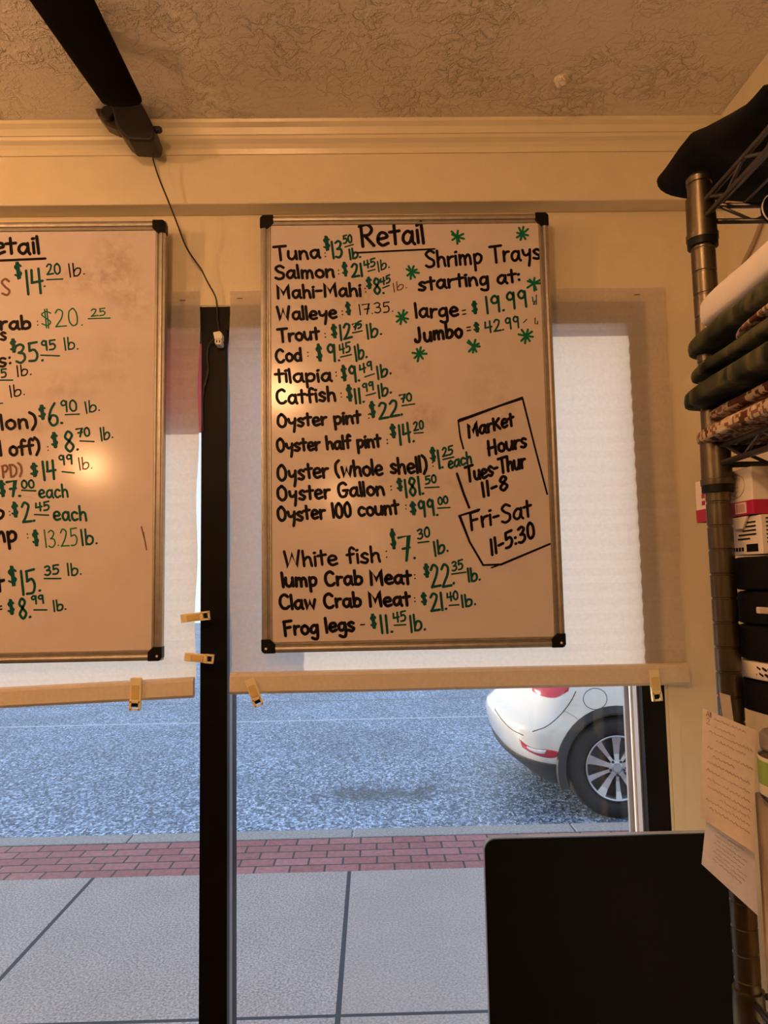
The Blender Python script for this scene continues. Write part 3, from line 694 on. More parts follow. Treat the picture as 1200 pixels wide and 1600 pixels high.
clip(212, 1084, -92, 48, 17, 'yellow clip on the sagging hem of the left shade')
clip(397, 1082, -68, 42, 15, 'tilted yellow clip on right shade hem just right of the mullion')
clip(1024, 1071, -86, 46, 15, 'yellow clip on right shade hem above the black window frame side')

# pink sign inside the left window glass
m_pink = paper_mat('pink_film', (.85, .40, .42), .6)
pk = MB().box(-1.5, -.362, 1.565, 1.566, PY(318, 676, 1.565).z, 2.228)
tag(pk.build('window_sign', m_pink), 'pink sheet across the top of the left window, behind the left shade', 'sign')

# ------------------------------------------------------------------ fixture, ceiling shadow bar, cord, plug adaptor
m_shadow_bar = mat('shadow_band_brown', (.006, .004, .003), .8, var=.25, scale=14, spec=.05)  # near-black bar and mounts stand in for the shadow band on the ceiling
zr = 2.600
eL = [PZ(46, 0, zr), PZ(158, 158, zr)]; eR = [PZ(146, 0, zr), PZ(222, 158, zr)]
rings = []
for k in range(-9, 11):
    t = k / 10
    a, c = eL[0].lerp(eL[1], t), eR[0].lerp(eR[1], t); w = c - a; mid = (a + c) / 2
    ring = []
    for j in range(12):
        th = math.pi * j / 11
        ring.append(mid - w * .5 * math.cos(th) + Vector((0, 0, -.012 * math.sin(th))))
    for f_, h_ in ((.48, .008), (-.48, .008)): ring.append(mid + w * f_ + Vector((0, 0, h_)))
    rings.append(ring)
shadow_bar = thing('ceiling_shadow_bar', ((eL[0] + eR[1]) / 2).to_tuple(), 'dark bar in place of a shadow under the ceiling, from black fixture to top left', 'shadow_bar')
MB().loft(rings).build('bar', m_shadow_bar, shadow_bar, smooth=True)
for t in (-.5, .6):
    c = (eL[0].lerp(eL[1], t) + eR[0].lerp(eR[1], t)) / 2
    MB().rev((c.x, c.y, zr + .004), [(.018, 0), (.018, ZC - zr - .004)], 16).build('shadow_bar_mount', m_shadow_bar, shadow_bar)
m_fix = mat('matt_black_housing', (.010, .008, .007), .5, var=.2, bmp=.15)
m_lens = mat('smoky_brown_lens', (.05, .028, .014), .3, var=.2)
fy = 1.385
fix = thing('wall_fixture', PY(200, 187, fy), 'small black plug-in fixture at the crown moulding with a dangling cord', 'light fixture')
pp = lambda l, y: [PY(a, b_, y) for a, b_ in l]
MB().prism(pp([(145, 154), (152, 150), (188, 152), (200, 176), (190, 202), (180, 201), (163, 193), (152, 179), (146, 165)], fy - .01), (0, .032, 0)).build('bracket', m_lens, fix, bevel=.004, seg=3)
MB().prism(pp([(172, 163), (190, 152), (219, 158), (227, 172), (236, 190), (241, 205), (240, 216), (234, 220), (201, 218), (191, 210), (181, 196)], fy - .028), (0, .062, 0)).build('housing', m_fix, fix, bevel=.005, seg=3)
kp = [PY(236, 203, fy - .01), PY(245, 203, fy - .01), PY(250, 203, fy - .01), PY(253, 203, fy - .01)]
MB().tube(kp, [.0075, .0075, .007, .004], 12).build('adjusting_knob', m_fix, fix, smooth=True)
MB().rev(PY(168, 175, fy - .02), [(.0, -.003), (.012, -.003), (.014, 0), (.014, .012)], 20, 'Y').build('pivot_disc', m_fix, fix)
m_cord = mat('black_cord', (.012, .010, .010), .45, var=.1)
cpts = [PY(237, 214, 1.388), PY(238, 235, 1.40), PY(240, 252, 1.41), PY(249, 280, 1.418), PY(262, 312, 1.422), PY(277, 350, 1.43), PY(290, 384, 1.452), PY(303, 405, 1.466), PY(314, 420, 1.474), PY(324, 440, 1.478), PY(336, 462, 1.484), PY(339, 478, 1.488), PY(340, 500, 1.488), PY(343, 520, 1.482)]
tag(MB().tube(cr_smooth(cpts, 5), .0017, 8).build('power_cord', m_cord, smooth=True), 'thin black cord dropping from the fixture to the white plug adaptor', 'cord')
m_white_pl = mat('white_plastic', (.80, .76, .68), .4, var=.03)
ad_ = thing('plug_adaptor', PY(342, 530, 1.495), 'small white plug adaptor on the upper black mullion', 'plug adaptor')
MB().prism(pp([(333, 519), (343, 517), (347, 521), (347, 529), (335, 530)], 1.478), (0, .022, 0)).build('plug', m_white_pl, ad_, bevel=.001)
MB().prism(pp([(335.5, 530), (346, 529.5), (346.5, 536), (344, 538), (338, 538), (335.5, 536)], 1.474), (0, .026, 0)).build('socket_block', m_white_pl, ad_, bevel=.001)
for sx in (338.6, 343): MB().prism(pp([(sx - .9, 531.5), (sx + .9, 531.5), (sx + .9, 535), (sx - .9, 535)], 1.4735), (0, .002, 0)).build('socket_slot', m_corner, ad_)
c2 = [PY(336, 529, 1.484), PY(331, 533, 1.488), PY(326, 541, 1.492), PY(324, 556, 1.494), PY(325, 570, 1.494), PY(326, 580, 1.494), PY(321, 598, 1.494), PY(318, 612, 1.492), PY(316.5, 640, 1.490), PY(317, 668, 1.490), PY(319, 673, 1.490)]
c3 = [PY(325, 572, 1.4935), PY(323, 590, 1.493), PY(320.5, 604, 1.493)]
wc = tag(MB().tube(cr_smooth(c2, 5), .0016, 8).tube(cr_smooth(c3, 5), .0016, 8).build('mullion_cord', m_cord, smooth=True), 'black cord curling down the left side of the mullion from the plug adaptor', 'cord')

# ------------------------------------------------------------------ car at the kerb
m_car = mat('pearl_white_paint', (.82, .765, .67), .22, var=.01, coat=1)
m_clad = mat('black_cladding', (.035, .034, .034), .55, var=.15)
m_tyre = mat('tyre_rubber', (.018, .018, .019), .75, var=.2, bmp=.2)
m_rim = mat('machined_alloy', (.60, .60, .62), .3, metal=.8, var=.05)
m_red = mat('red_lamp_plastic', (.55, .005, .03), .12, var=.15, coat=1)
m_clear = mat('clear_lamp_plastic', (.75, .72, .72), .15, var=.08, coat=1)
m_carglass = mat('tinted_car_glass', (.015, .018, .02), .06, var=.1)
m_well = mat('wheel_well_black', (.006, .006, .006), .9)
RZ = -.12
FLANK = 5.36; HUB = PY(966, 1213, FLANK + .02); RW = .365
HUBX = HUB.x
X0 = HUBX - .88
CL, CW = 4.55, 1.90
car = thing('parked_car', (X0 + CL / 2, FLANK + CW / 2, RZ), 'white car parked at the kerb, its rear corner and wheel seen through the window', 'car')
def ring_(z, ri, fi, si, cr_=.68, n=12):
    """plan outline at height z with rear, front and side insets; generous rear corner radius"""
    a0, a1, b0, b1 = X0 + ri, X0 + CL - fi, FLANK + si, FLANK + CW - si
    rx_, ry_ = .40, (b1 - b0) / 2 * .97
    out = []; ex, ey = cr_ * .95, cr_ * .62
    def corner(cx, cy, sx, sy, t0):
        for k in range(n + 1):
            t = math.radians(t0 + 90 * k / n); c_, s_ = math.cos(t), math.sin(t)
            g = lambda v: math.copysign(abs(v) ** (.82 if sx == rx_ else .9), v)
            out.append(Vector((cx + sx * g(c_), cy + sy * g(s_), z)))
    corner(a0 + rx_, b0 + ry_, rx_, ry_, 180); corner(a1 - ex, b0 + ey, ex, ey, 270); corner(a1 - ex, b1 - ey, ex, ey, 0); corner(a0 + rx_, b1 - ry_, rx_, ry_, 90)
    return out
lv = [(.20, .38, .5, .12), (.27, .29, .4, .05), (.36, .18, .3, .015), (.46, .125, .22, .005), (.56, .10, .16, .0), (.62, .095, .12, .0), (.67, .115, .1, .0), (.71, .175, .1, .0), (.76, .215, .1, .0), (.84, .255, .1, .0), (.92, .29, .15, .005), (1.0, .32, .3, .02), (1.06, .36, .5, .06)]
body = MB().loft([ring_(RZ + z, a, b_, c) for z, a, b_, c in lv])
wheels_x = [HUBX, HUBX + 2.72]
bo = body.build('body', m_car, car, smooth=True)
cut = MB()
for wx in wheels_x:
    cut.rev((wx, FLANK - .1, RZ + RW), [(.405, 0), (.405, .36)], 40, 'Y'); cut.rev((wx, FLANK + CW - .26, RZ + RW), [(.405, 0), (.405, .36)], 40, 'Y')
co = cut.build('cutter', m_well)
def carve(ob):
    """open the wheel arches in a closed shell"""
    bm_ = ob.modifiers.new('arch', 'BOOLEAN'); bm_.operation = 'DIFFERENCE'; bm_.object = co; bm_.solver = 'EXACT'
    bpy.context.view_layer.update()
    me_ = bpy.data.meshes.new_from_object(ob.evaluated_get(bpy.context.evaluated_depsgraph_get())); ob.modifiers.clear(); ob.data = me_
    return me_
me2 = carve(bo)
lbm = MB().loft([ring_(RZ + z, a, b_, c) for z, a, b_, c in [(.17, .42, .5, .15), (.20, .35, .45, .09), (.27, .265, .36, .035), (.36, .158, .30, .004), (.395, .145, .29, .001), (.402, .16, .30, .02)]]).build('lower_bumper', m_clad, car, smooth=True)
lme = carve(lbm); lme.materials.clear(); lme.materials.append(m_clad); lme.set_sharp_from_angle(angle=math.radians(40))
bpy.data.objects.remove(co)
me2.materials.clear(); me2.materials.append(m_car); me2.materials.append(m_well)
import bmesh
bb = bmesh.new(); bb.from_mesh(me2)
off = wloc(bo)
for f_ in bb.faces:
    f_.material_index = 0; c_ = f_.calc_center_median() + off
    for wx in wheels_x:
        rad = math.hypot(c_.x - wx, c_.z - RZ - RW)
        if rad < .402 and FLANK + .006 < c_.y < FLANK + CW - .006 and (abs(rad - .40) < .012 or abs(f_.normal.y) > .95): f_.material_index = 1; f_.smooth = False
    f_.smooth = f_.material_index == 0
bb.to_mesh(me2); bb.free()
me2.set_sharp_from_angle(angle=math.radians(35))
# greenhouse, roof
gh = MB().loft([ring_(RZ + z, a, b_, c, .45) for z, a, b_, c in [(1.06, .37, 1.0, .06), (1.30, .44, 1.35, .15), (1.50, .48, 1.8, .24)]]); gh.build('windows', m_carglass, car, smooth=True)
MB().loft([ring_(RZ + z, a, b_, c, .4) for z, a, b_, c in [(1.49, .40, 1.78, .235), (1.54, .36, 1.8, .25), (1.60, .55, 1.95, .36), (1.62, .85, 2.2, .55)]]).build('roof', m_car, car, smooth=True)
def arch(wx, y, s_):
    rings = []
    for k in range(29):
        a = math.radians(-18 + 216 * k / 28); ca, sa = math.cos(a), math.sin(a)
        rings.append([Vector((wx + r_ * ca, y + s_ * d_, RZ + RW + r_ * sa)) for r_, d_ in ((.395, .05), (.395, -.012), (.41, -.018), (.455, -.012), (.462, .004), (.45, .05))])
    return MB().loft(rings).build('wheel_arch_trim', m_clad, car, smooth=False)
for wx in wheels_x:
    arch(wx, FLANK, 1); arch(wx, FLANK + CW, -1)
    for side in (0, 1):
        sg = 1 if side == 0 else -1
        yf = FLANK + .015 if side == 0 else FLANK + CW - .015
        w_ = MB().rev((wx, yf, RZ + RW), [(.24, sg * .20), (.30, sg * .215), (.345, sg * .21), (RW, sg * .18), (RW, sg * .035), (.35, sg * .008), (.30, 0), (.245, sg * .012), (.235, sg * .05), (.235, sg * .19)], 56, 'Y', False).build('wheel', m_tyre, car, smooth=True)
        rm = MB()
        rm.rev((wx, yf, RZ + RW), [(.236, sg * .012), (.240, sg * .004), (.232, sg * .002), (.222, sg * .012), (.218, sg * .06), (.225, sg * .12), (.236, sg * .12)], 56, 'Y', False)
        rm.build('rim', m_rim, w_, smooth=True)
        MB().rev((wx, yf + sg * .085, RZ + RW), [(.0, 0), (.232, 0), (.232, sg * .03), (0, sg * .03)], 40, 'Y').build('brake_disc', m_clad, w_)
        for k in range(10):                       # ten spokes, alternately wide and slim
            a = math.radians(18 + 36 * k); d = Vector((math.cos(a), 0, math.sin(a))); t_ = Vector((-math.sin(a), 0, math.cos(a)))
            wd = (.026, .017)[k % 2]; c0 = Vector((wx, yf, RZ + RW))
            r_ = []
            for rr_, ww, dy in ((.045, wd * .6, .018), (.10, wd * .75, .022), (.17, wd * 1.0, .016), (.226, wd * 1.35, .006)):
                r_.append([c0 + d * rr_ + t_ * ww + Vector((0, sg * dy, 0)), c0 + d * rr_ - t_ * ww + Vector((0, sg * dy, 0)), c0 + d * rr_ - t_ * ww * .7 + Vector((0, sg * (dy + .03), 0)), c0 + d * rr_ + t_ * ww * .7 + Vector((0, sg * (dy + .03), 0))])
            MB().loft(r_).build('spoke', m_rim, w_)
        MB().rev((wx, yf + sg * .012, RZ + RW), [(0, 0), (.03, 0), (.034, sg * .006), (.06, sg * .012), (.06, sg * .05), (0, sg * .05)], 24, 'Y').build('hub_cap', m_rim, w_)
        for k in range(5):
            a = math.radians(54 + 72 * k)
            MB().rev((wx + .052 * math.cos(a), yf + sg * .008, RZ + RW + .052 * math.sin(a)), [(0, 0), (.009, 0), (.010, sg * .004), (.010, sg * .02)], 8, 'Y').build('wheel_nut', m_clad, w_)
# details laid on the body skin
bpy.context.view_layer.update()
bv = BVHTree.FromPolygons([v.co + off for v in me2.vertices], [tuple(p_.vertices) for p_ in me2.polygons])
def on_car(px, py):
    h = bv.ray_cast(CAM, ray(px, py).normalized())
    return (h[0], h[1]) if h[0] is not None else None
def seam(name, pts, r, m, close=False):
    P = cr_smooth([Vector((a, b_, 0)) for a, b_ in pts], 6); out = []
    for a in P:
        h = on_car(a.x, a.y)
        if h: out.append(h[0] - h[1] * r * .4)
    if len(out) > 2: return MB().tube(out, r, 6).build(name, m, car)
def patch(name, top, bot, m, lift=.006, n=14, k=5):
    T = cr_smooth([Vector((a, b_, 0)) for a, b_ in top], n); B_ = cr_smooth([Vector((a, b_, 0)) for a, b_ in bot], n)
    N = 24; pick = lambda L, u: L[min(len(L) - 1, int(round(u * (len(L) - 1))))]
    outer, inner = [], []
    for i in range(k + 1):
        ro, ri_ = [], []
        for j in range(N + 1):
            q_ = pick(T, j / N).lerp(pick(B_, j / N), i / k); h = on_car(q_.x, q_.y)
            if not h: return None
            ed = i in (0, k) or j in (0, N)
            ro.append(h[0] + h[1] * (lift * .3 if ed else lift)); ri_.append(h[0] - h[1] * .004)
        outer.append(ro); inner.append(ri_)
    mb = MB().grid(outer).grid(inner)
    return mb.build(name, m, car, smooth=True)
patch('tail_lamp', [(829, 1066), (850, 1060), (880, 1060), (892, 1066)], [(832, 1080), (848, 1088), (868, 1090), (888, 1080)], m_red)
patch('bumper_reflector', [(811, 1154), (823, 1164), (838, 1170), (855, 1171), (876, 1175)], [(816, 1167), (830, 1176), (849, 1183), (866, 1184), (875, 1178)], m_red, .006)
patch('reversing_lamp', [(822, 1165), (838, 1170.5), (855, 1172)], [(829, 1172), (841, 1177), (851, 1178)], m_clear, .011)
m_gap = mat('panel_gap', (.02, .02, .02), .8)
seam('bumper_seam', [(900, 1080), (893, 1094), (880, 1112), (866, 1126), (852, 1136), (832, 1143)], .004, m_gap)
seam('tailgate_seam', [(773, 1108), (784, 1124), (800, 1140), (818, 1149)], .004, m_gap)
seam('fuel_door_seam', [(930 + 18.5 * math.cos(t / 16 * 2 * math.pi), 1092 + 16.5 * math.sin(t / 16 * 2 * math.pi)) for t in range(17)], .003, m_gap)
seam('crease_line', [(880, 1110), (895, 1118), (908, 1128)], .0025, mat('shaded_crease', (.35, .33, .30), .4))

# ------------------------------------------------------------------ black panel in front of the window
m_panel = mat('black_laminate', (.004, .004, .004), .42, spec=.16, var=.15, bmp=.12, bscale=400, bdist=.0006)
m_edge = mat('grey_panel_edging', (.30, .31, .33), .4, var=.1)
YP = 1.20
tl_, tr2, bl_ = PY(757, 1312, YP), PY(1165, 1308, YP), PY(768, 1600, YP)
pan = thing('display_board', ((tl_.x + tr2.x) / 2, YP, 0), 'tall black panel with rounded corners standing before the right window', 'board')
pts = []; r = .018; zt = tl_.z; xa, xb = tl_.x, tr2.x; zb = .10
for cx, cz, a0 in ((xb - r, zt - r, 0), (xa + r, zt - r, 90), (xa + r, zb + r, 180), (xb - r, zb + r, 270)):
    for k in range(9):
        a = math.radians(a0 + 11.25 * k); pts.append(Vector((cx + r * math.cos(a), YP, cz + r * math.sin(a))))
MB().prism(pts, (0, .005, 0)).build('face', m_panel, pan)
MB().prism([q_ + Vector((0, .005, 0)) for q_ in pts], (0, .013, 0)).build('edging', m_edge, pan)
for xx in (xa + .04, xb - .07): MB().box(xx, xx + .03, YP - .14, YP + .16, 0, .02).box(xx, xx + .03, YP + .018, YP + .04, .02, .5).build('foot', m_corner, pan, bevel=.003)

# ------------------------------------------------------------------ wire rack along the right wall
m_post = mat('antique_steel_post', (.12, .10, .07), .36, metal=.9, var=.15, scale=40)
m_wire = mat('dark_steel_wire', (.12, .11, .10), .38, metal=.8, var=.15, scale=60)
RX0, RX1, RY1, RY0 = .372, .722, .75, -.16
rack = thing('wire_rack', ((RX0 + RX1) / 2, (RY0 + RY1) / 2, 0), 'tall dark steel wire shelving rack along the right wall', 'shelving rack')
SH = [2.103, 1.830, 1.270, .25]
def post(x, y):
    prof = [(.0, 0), (.018, 0), (.018, .008), (.012, .012)]; z = .02
    while z < 2.12:
        prof += [(.01275, z), (.01275, z + .0225), (.0119, z + .0232), (.0119, z + .0247)]; z += .0254
    prof += [(.0135, z), (.0135, z + .006), (.010, z + .010), (0, z + .010)]
    return MB().rev((x, y, 0), prof, 24).build('post', m_post, rack, smooth='auto')
for x in (RX0, RX1):
    for y in (RY0, RY1): post(x, y)
for z in SH:
    sh = MB()
    wr_ = .0028
    for y in (RY0, RY1):
        for dz in (0, -.018): sh.tube([(RX0 + .012, y, z + dz), (RX1 - .012, y, z + dz)], wr_ + .0004, 8)
        zz = [(RX0 + .02 + (RX1 - RX0 - .04) * k / 8, y, z - (.018 if k % 2 else 0)) for k in range(9)]; sh.tube(zz, .0020, 6)
    for x in (RX0, RX1):
        for dz in (0, -.018): sh.tube([(x, RY0 + .012, z + dz), (x, RY1 - .012, z + dz)], wr_ + .0004, 8)
        zz = [(x, RY0 + .02 + (RY1 - RY0 - .04) * k / 24, z - (.018 if k % 2 else 0)) for k in range(25)]; sh.tube(zz, .0020, 6)
    so = sh.build('shelf', m_wire, rack, smooth=True)
    for k in range(1, 14):
        x = RX0 + (RX1 - RX0) * k / 14; MB().tube([(x, RY0, z + .003), (x, RY1, z + .003)], .0017, 6).build('shelf_wire', m_wire, so, smooth=True)
    for y in (RY0 + .15, RY0 + .455, RY1 - .15): MB().tube([(RX0, y, z - .001), (RX1, y, z - .001)], .0022, 6).build('cross_wire', m_wire, so, smooth=True)
    for x in (RX0, RX1):
        for y in (RY0, RY1):
            MB().rev((x, y, z), [(.0130, -.040), (.0168, -.040), (.0170, -.034), (.0158, -.0335), (.0152, .008), (.0130, .008)], 20).build('collar', m_post, so, smooth='auto')
            MB().rev((x, y, z), [(.0130, -.048), (.0160, -.048), (.0160, -.040), (.0130, -.040)], 20).build('collar_sleeve', m_corner, so, smooth='auto')

# folded clothes
def fabric_mat(name, kind):
    if kind == 'black': return mat(name, (.005, .005, .0055), .9, var=.2, bmp=.4, bscale=250, spec=.15)
    if kind == 'white': return mat(name, (.80, .76, .72), .85, var=.04, bmp=.3, bscale=200, spec=.2)
    m, nt, b = new_mat(name); b.inputs['Roughness'].default_value = .9; b.inputs['Specular IOR Level'].default_value = .15
    g = nd(nt, 'ShaderNodeNewGeometry')
    if kind == 'tan':
        sn = nd(nt, 'ShaderNodeVectorMath', operation='SNAP'); nt.links.new(g.outputs['Position'], sn.inputs[0]); sn.inputs[1].default_value = (.0035, .0035, .0035)
        n = noise(nt, 48, 2, vec=sn.outputs[0]); r_ = ramp(nt, n.outputs[0], [(.38, (.10, .04, .025)), (.42, (.50, .38, .25)), (.50, (.22, .12, .07)), (.57, (.55, .43, .30)), (.66, (.66, .58, .47))]); r_.color_ramp.interpolation = 'CONSTANT'
    else:
        n = noise(nt, 17, 2, vec=g.outputs['Position']); n.inputs['Distortion'].default_value = .6
        r_ = ramp(nt, n.outputs[0], [(.36, (.012, .014, .010)), (.46, (.04, .045, .026)), (.56, (.10, .095, .05)), (.66, (.018, .028, .018))])
    nt.links.new(r_.outputs[0], b.inputs['Base Color'])
    bump(nt, b, noise(nt, 260, 2).outputs[0], .3, .001); return m
mf = {k: fabric_mat(k + '_fabric', k) for k in ('black', 'white', 'tan', 'camo')}
mf_blue = None
def folded(x0, x1, y0, y1, z0, z1, m, name, seed, droop=0., rise=0., e1=.24, e2=.5):
    rnd = random.Random(seed); ph = [1.1, 2.3, .7, 0]
    cx, cy, cz = (x0 + x1) / 2, (y0 + y1) / 2, (z0 + z1) / 2; a, b_, c = (x1 - x0) / 2, (y1 - y0) / 2, (z1 - z0) / 2
    rows = []; nu, nv = 18, 72
    se = lambda v, e_: math.copysign(abs(v) ** e_, v)
    for i in range(nu + 1):
        t = -math.pi / 2 + math.pi * i / nu; row = []
        for j in range(nv):
            p_ = 2 * math.pi * j / nv
            k = se(math.cos(t), e1)
            X = cx + a * k * se(math.cos(p_), .34); Y = cy + b_ * k * se(math.sin(p_), .34); Z = cz + c * se(math.sin(t), e2)
            wv = .10 * c * math.sin(Y * 38 + ph[0]) + .08 * c * math.sin(X * 31 + Y * 17 + ph[1])
            Z += .0010 * math.sin(Y * 38 + 1) + .0008 * math.sin(X * 31 + Y * 17); X += .0035 * math.sin(Y * 30 + ph[2]) * k
            le = max(0, (x0 + .05 - X) / .05); Z -= droop * le * le
            Z += rise * max(0, (Y - (y1 - .08)) / .08)
            row.append(Vector((X, Y, Z)))
        rows.append(row)
    return MB().loft(rows).build(name, m, smooth=True)
def zpx(py, y): return PY(1100, py, y).z
G1 = 'folded clothes on the middle shelf'
zs = 1.8355
yf = .775
edges = {k: zpx(v, yf) for k, v in dict(a=508, b=535, c=580, d=606, e=646, f=668).items()}
tag(folded(.350, .70, .36, .800, zs, edges['f'], mf['tan'], 'folded_camouflage_garment', 3, .004), 'tan digital camouflage garment, bottom of the folded stack', 'folded garment', G1)
tag(folded(.358, .70, .36, .790, edges['f'] + .0008, edges['e'], mf['tan'], 'folded_camouflage_garment', 4, .002), 'tan digital camouflage garment, second from the bottom of the folded stack', 'folded garment', G1)
tag(folded(.338, .70, .36, .800, edges['e'] + .0008, edges['d'], mf['camo'], 'folded_camouflage_garment', 5, .006), 'dark green camouflage garment jutting furthest left in the folded stack', 'folded garment', G1)
tag(folded(.344, .70, .36, .792, edges['d'] + .0008, edges['c'], mf['camo'], 'folded_camouflage_garment', 6, .003), 'thin dark green camouflage garment, middle of the folded stack', 'folded garment', G1)
tag(folded(.3475, .70, .36, .705, edges['c'] + .0008, edges['c'] + .010, mf['tan'], 'folded_camouflage_garment', 8, .0), 'thin tan digital camouflage layer between two dark green garments', 'folded garment', G1)
tag(folded(.346, .70, .36, .800, edges['c'] + .0108, edges['b'] + .004, mf['camo'], 'folded_camouflage_garment', 7, .004), 'dark green camouflage garment directly under the white folded garment', 'folded garment', G1)
tag(folded(.356, .70, .34, .792, edges['b'] + .0048, zpx(468, yf), mf['white'], 'folded_white_garment', 9, .006), 'white folded garment on top of the camouflage stack', 'folded garment', G1)

# black garments heaped on the top shelf
rings = []
sil = [(.850, 1052, 256, 2.152), (.845, 1047, 248, 2.148), (.825, 1047, 238, 2.147), (.80, 1058, 222, 2.147), (.77, 1074, 203, 2.150), (.74, 1090, 183, 2.150), (.715, 1108, 166, 2.126), (.68, 1130, 148, 2.1125), (.64, 1152, 134, 2.1125), (.61, 1172, 121, 2.1125), (.585, 1190, 112, 2.1125), (.575, 1215, 118, 2.1135)]
prof = []   # y, x left, z bottom, z top
for y, px_, py_, zb2 in sil:
    prof.append((y, min(PY(px_, py_, y).x, .36), zb2, max(PY(px_, py_, y).z, zb2 + .012)))
for y, xl, zb2, zt2 in prof:
    ring = []; xr = .70; c_ = (zb2 + zt2) / 2; h_ = (zt2 - zb2) / 2
    for j in range(40):
        t = 2 * math.pi * j / 40; u = math.copysign(abs(math.cos(t)) ** .5, math.cos(t)); v = math.copysign(abs(math.sin(t)) ** .8, math.sin(t))
        X = (xl + xr) / 2 + (xr - xl) / 2 * u
        lean = .035 * (1 - (X - xl) / (xr - xl)) * 0
        Z = c_ + h_ * v * (1 if v < 0 else .45 + .55 * min(1, (X - xl) / .05)) + .003 * math.sin(X * 40 + y * 25)
        if v < 0: Z = max(Z, zb2)
        ring.append(Vector((X, y + .02 * math.sin(u * 2) * (1 if y > .8 else 0), Z)))
    rings.append(ring)
gm = MB().loft(rings).build('black_garment', mf['black'], smooth=True)
tag(gm, 'black folded garment overhanging the end of the top rack shelf', 'folded garment')
# black cap hanging under the top shelf at the frame edge
cp_ = thing('hat', PY(1216, 325, .70), 'round black cap with a pale rim under the top shelf, at the right edge', 'hat')
cc = PY(1216, 325, .70)
MB().rev(cc, [(0, -.02), (.008, -.018), (.014, -.010), (.0165, 0), (.0155, .006), (0, .008)], 24, 'Y').build('crown', mf['black'], cp_, smooth=True)
MB().tube([cc + Vector((.0168 * math.cos(t), 0, .0168 * math.sin(t))) for t in [2 * math.pi * k / 28 for k in range(28)]], .0008, 6, close=True).build('rim', m_white_pl, cp_)

# ---- things on the lower shelf
m_tanbox = mat('cream_cardboard', (.74, .60, .42), .7, var=.06)
m_whitebox = mat('white_carton', (.82, .77, .70), .6, var=.04)
m_mag = mat('magenta_print', (.42, .01, .07), .5, var=.06)
zs3 = 1.2755
tag(MB().box(.388, .70, .42, .745, zs3, 1.472).build('cream_box', m_tanbox, bevel=.002), 'cream cardboard box on the lower shelf beside the post', 'box')
jx, jy = .411, .704
jar = thing('jar', (jx, jy, 1.4735), 'small jar with a green and white label standing on the cream box', 'jar')
m_jar = mat('dark_jar', (.06, .05, .045), .25, var=.1); m_label = mat('cream_label', (.75, .72, .60), .6); m_glabel = mat('green_label', (.25, .42, .10), .6)
MB().rev((jx, jy, 1.4735), [(r_, h_ * .85) for r_, h_ in [(0, 0), (.031, 0), (.034, .004), (.034, .052), (.030, .058), (0, .058)]], 32).build('jar_body', m_jar, jar, smooth=True)
MB().rev((jx, jy, 1.4735), [(r_, h_ * .85) for r_, h_ in [(.0343, .008), (.0345, .009), (.0345, .050), (.0343, .051)]], 32).build('label', m_label, jar, smooth=True)
MB().rev((jx, jy, 1.4735), [(r_, h_ * .85) for r_, h_ in [(.0346, .020), (.0348, .021), (.0348, .046), (.0346, .047)]], 32).build('label_band', m_glabel, jar, smooth=True)
MB().rev((jx, jy, 1.4735), [(r_, h_ * .85) for r_, h_ in [(0, .058), (.0315, .058), (.032, .062), (.032, .074), (.030, .077), (0, .077)]], 32).build('lid', mat('grey_lid', (.22, .20, .18), .45), jar, smooth=True)
G2 = 'black folded shirts on the lower shelf'
words = [(1.4737, 1.5130, 'bottom of the stack'), (1.5135, 1.5525, 'second from bottom'), (1.5530, 1.5865, 'under the printed cloth'), (1.6065, 1.6420, 'above the printed cloth'), (1.6425, 1.6775, 'second from top'), (1.6780, 1.7135, 'topmost')]
for k, (za, zb3, wd_) in enumerate(words):
    x_ = .391 + .003 * ((k * 2) % 3) / 2 if k > 1 else .447
    tag(folded(x_, .70, .667, .784, za, zb3, mf['black'], 'folded_black_shirt', 20 + k, e1=.06, e2=.16), 'black folded shirt in the stack right of the post, ' + wd_, 'folded garment', G2)
t_ = folded(.391, .70, .668, .782, 1.5872, 1.6058, mf['white'], 'printed_cloth', 40, e1=.06, e2=.16)
tag(t_, 'white cloth with small black marks folded in the black shirt stack', 'folded garment')
pn = MB()
for j in range(9):
    for i2 in range(2): pn.obox((.3905, .690 + .010 * j + .004 * i2, 1.5935 + .006 * i2), Vector((.0012, 0, 0)), Vector((0, .003, .001)), Vector((0, -.0002, .0008)))
pn.build('printed_marks', m_ink, t_)
tg = PY(1190, 955, .695)
tag(MB().obox(tg + Vector((.012, 0, 0)), Vector((.016, 0, -.001)), Vector((0, .003, 0)), Vector((0, 0, .0032))).build('paper_tag', m_note, bevel=.001), 'small cream tag sticking out of the black shirt stack', 'tag')
# white carton and magenta carton on the stack
wb_ = thing('white_carton', (.5, .78, 1.7145), 'white printed carton on the black shirts, under the red box', 'box')
cxa = .392
MB().box(cxa, .66, .706, .784, 1.7145, 1.7545).build('carton_body', m_whitebox, wb_, bevel=.001)
pr = MB()
def bar(y0, y1, z, h): pr.box(cxa - .0006, cxa + .0002, y0, y1, z - h, z + h)
for i, (a, b_) in enumerate([(.716, .742), (.716, .750), (.716, .742), (.716, .750), (.728, .752)]): bar(a, b_, 1.7480 - i * .0042, .0008)
rnd = random.Random(5); yy = .714
while yy < .736:
    w = rnd.choice((.0005, .001, .0015)); bar(yy, yy + w, 1.7215, .004); yy += w + .001
for j in range(4): bar(.742 + j * .006, .7455 + j * .006, 1.7205, .002)
for j in range(7): pr.box(.397, .397 + .02 + .006 * (j % 3), .7054, .7062, 1.7500 - j * .004, 1.7515 - j * .004)
pr.build('printed_text', m_ink, wb_)
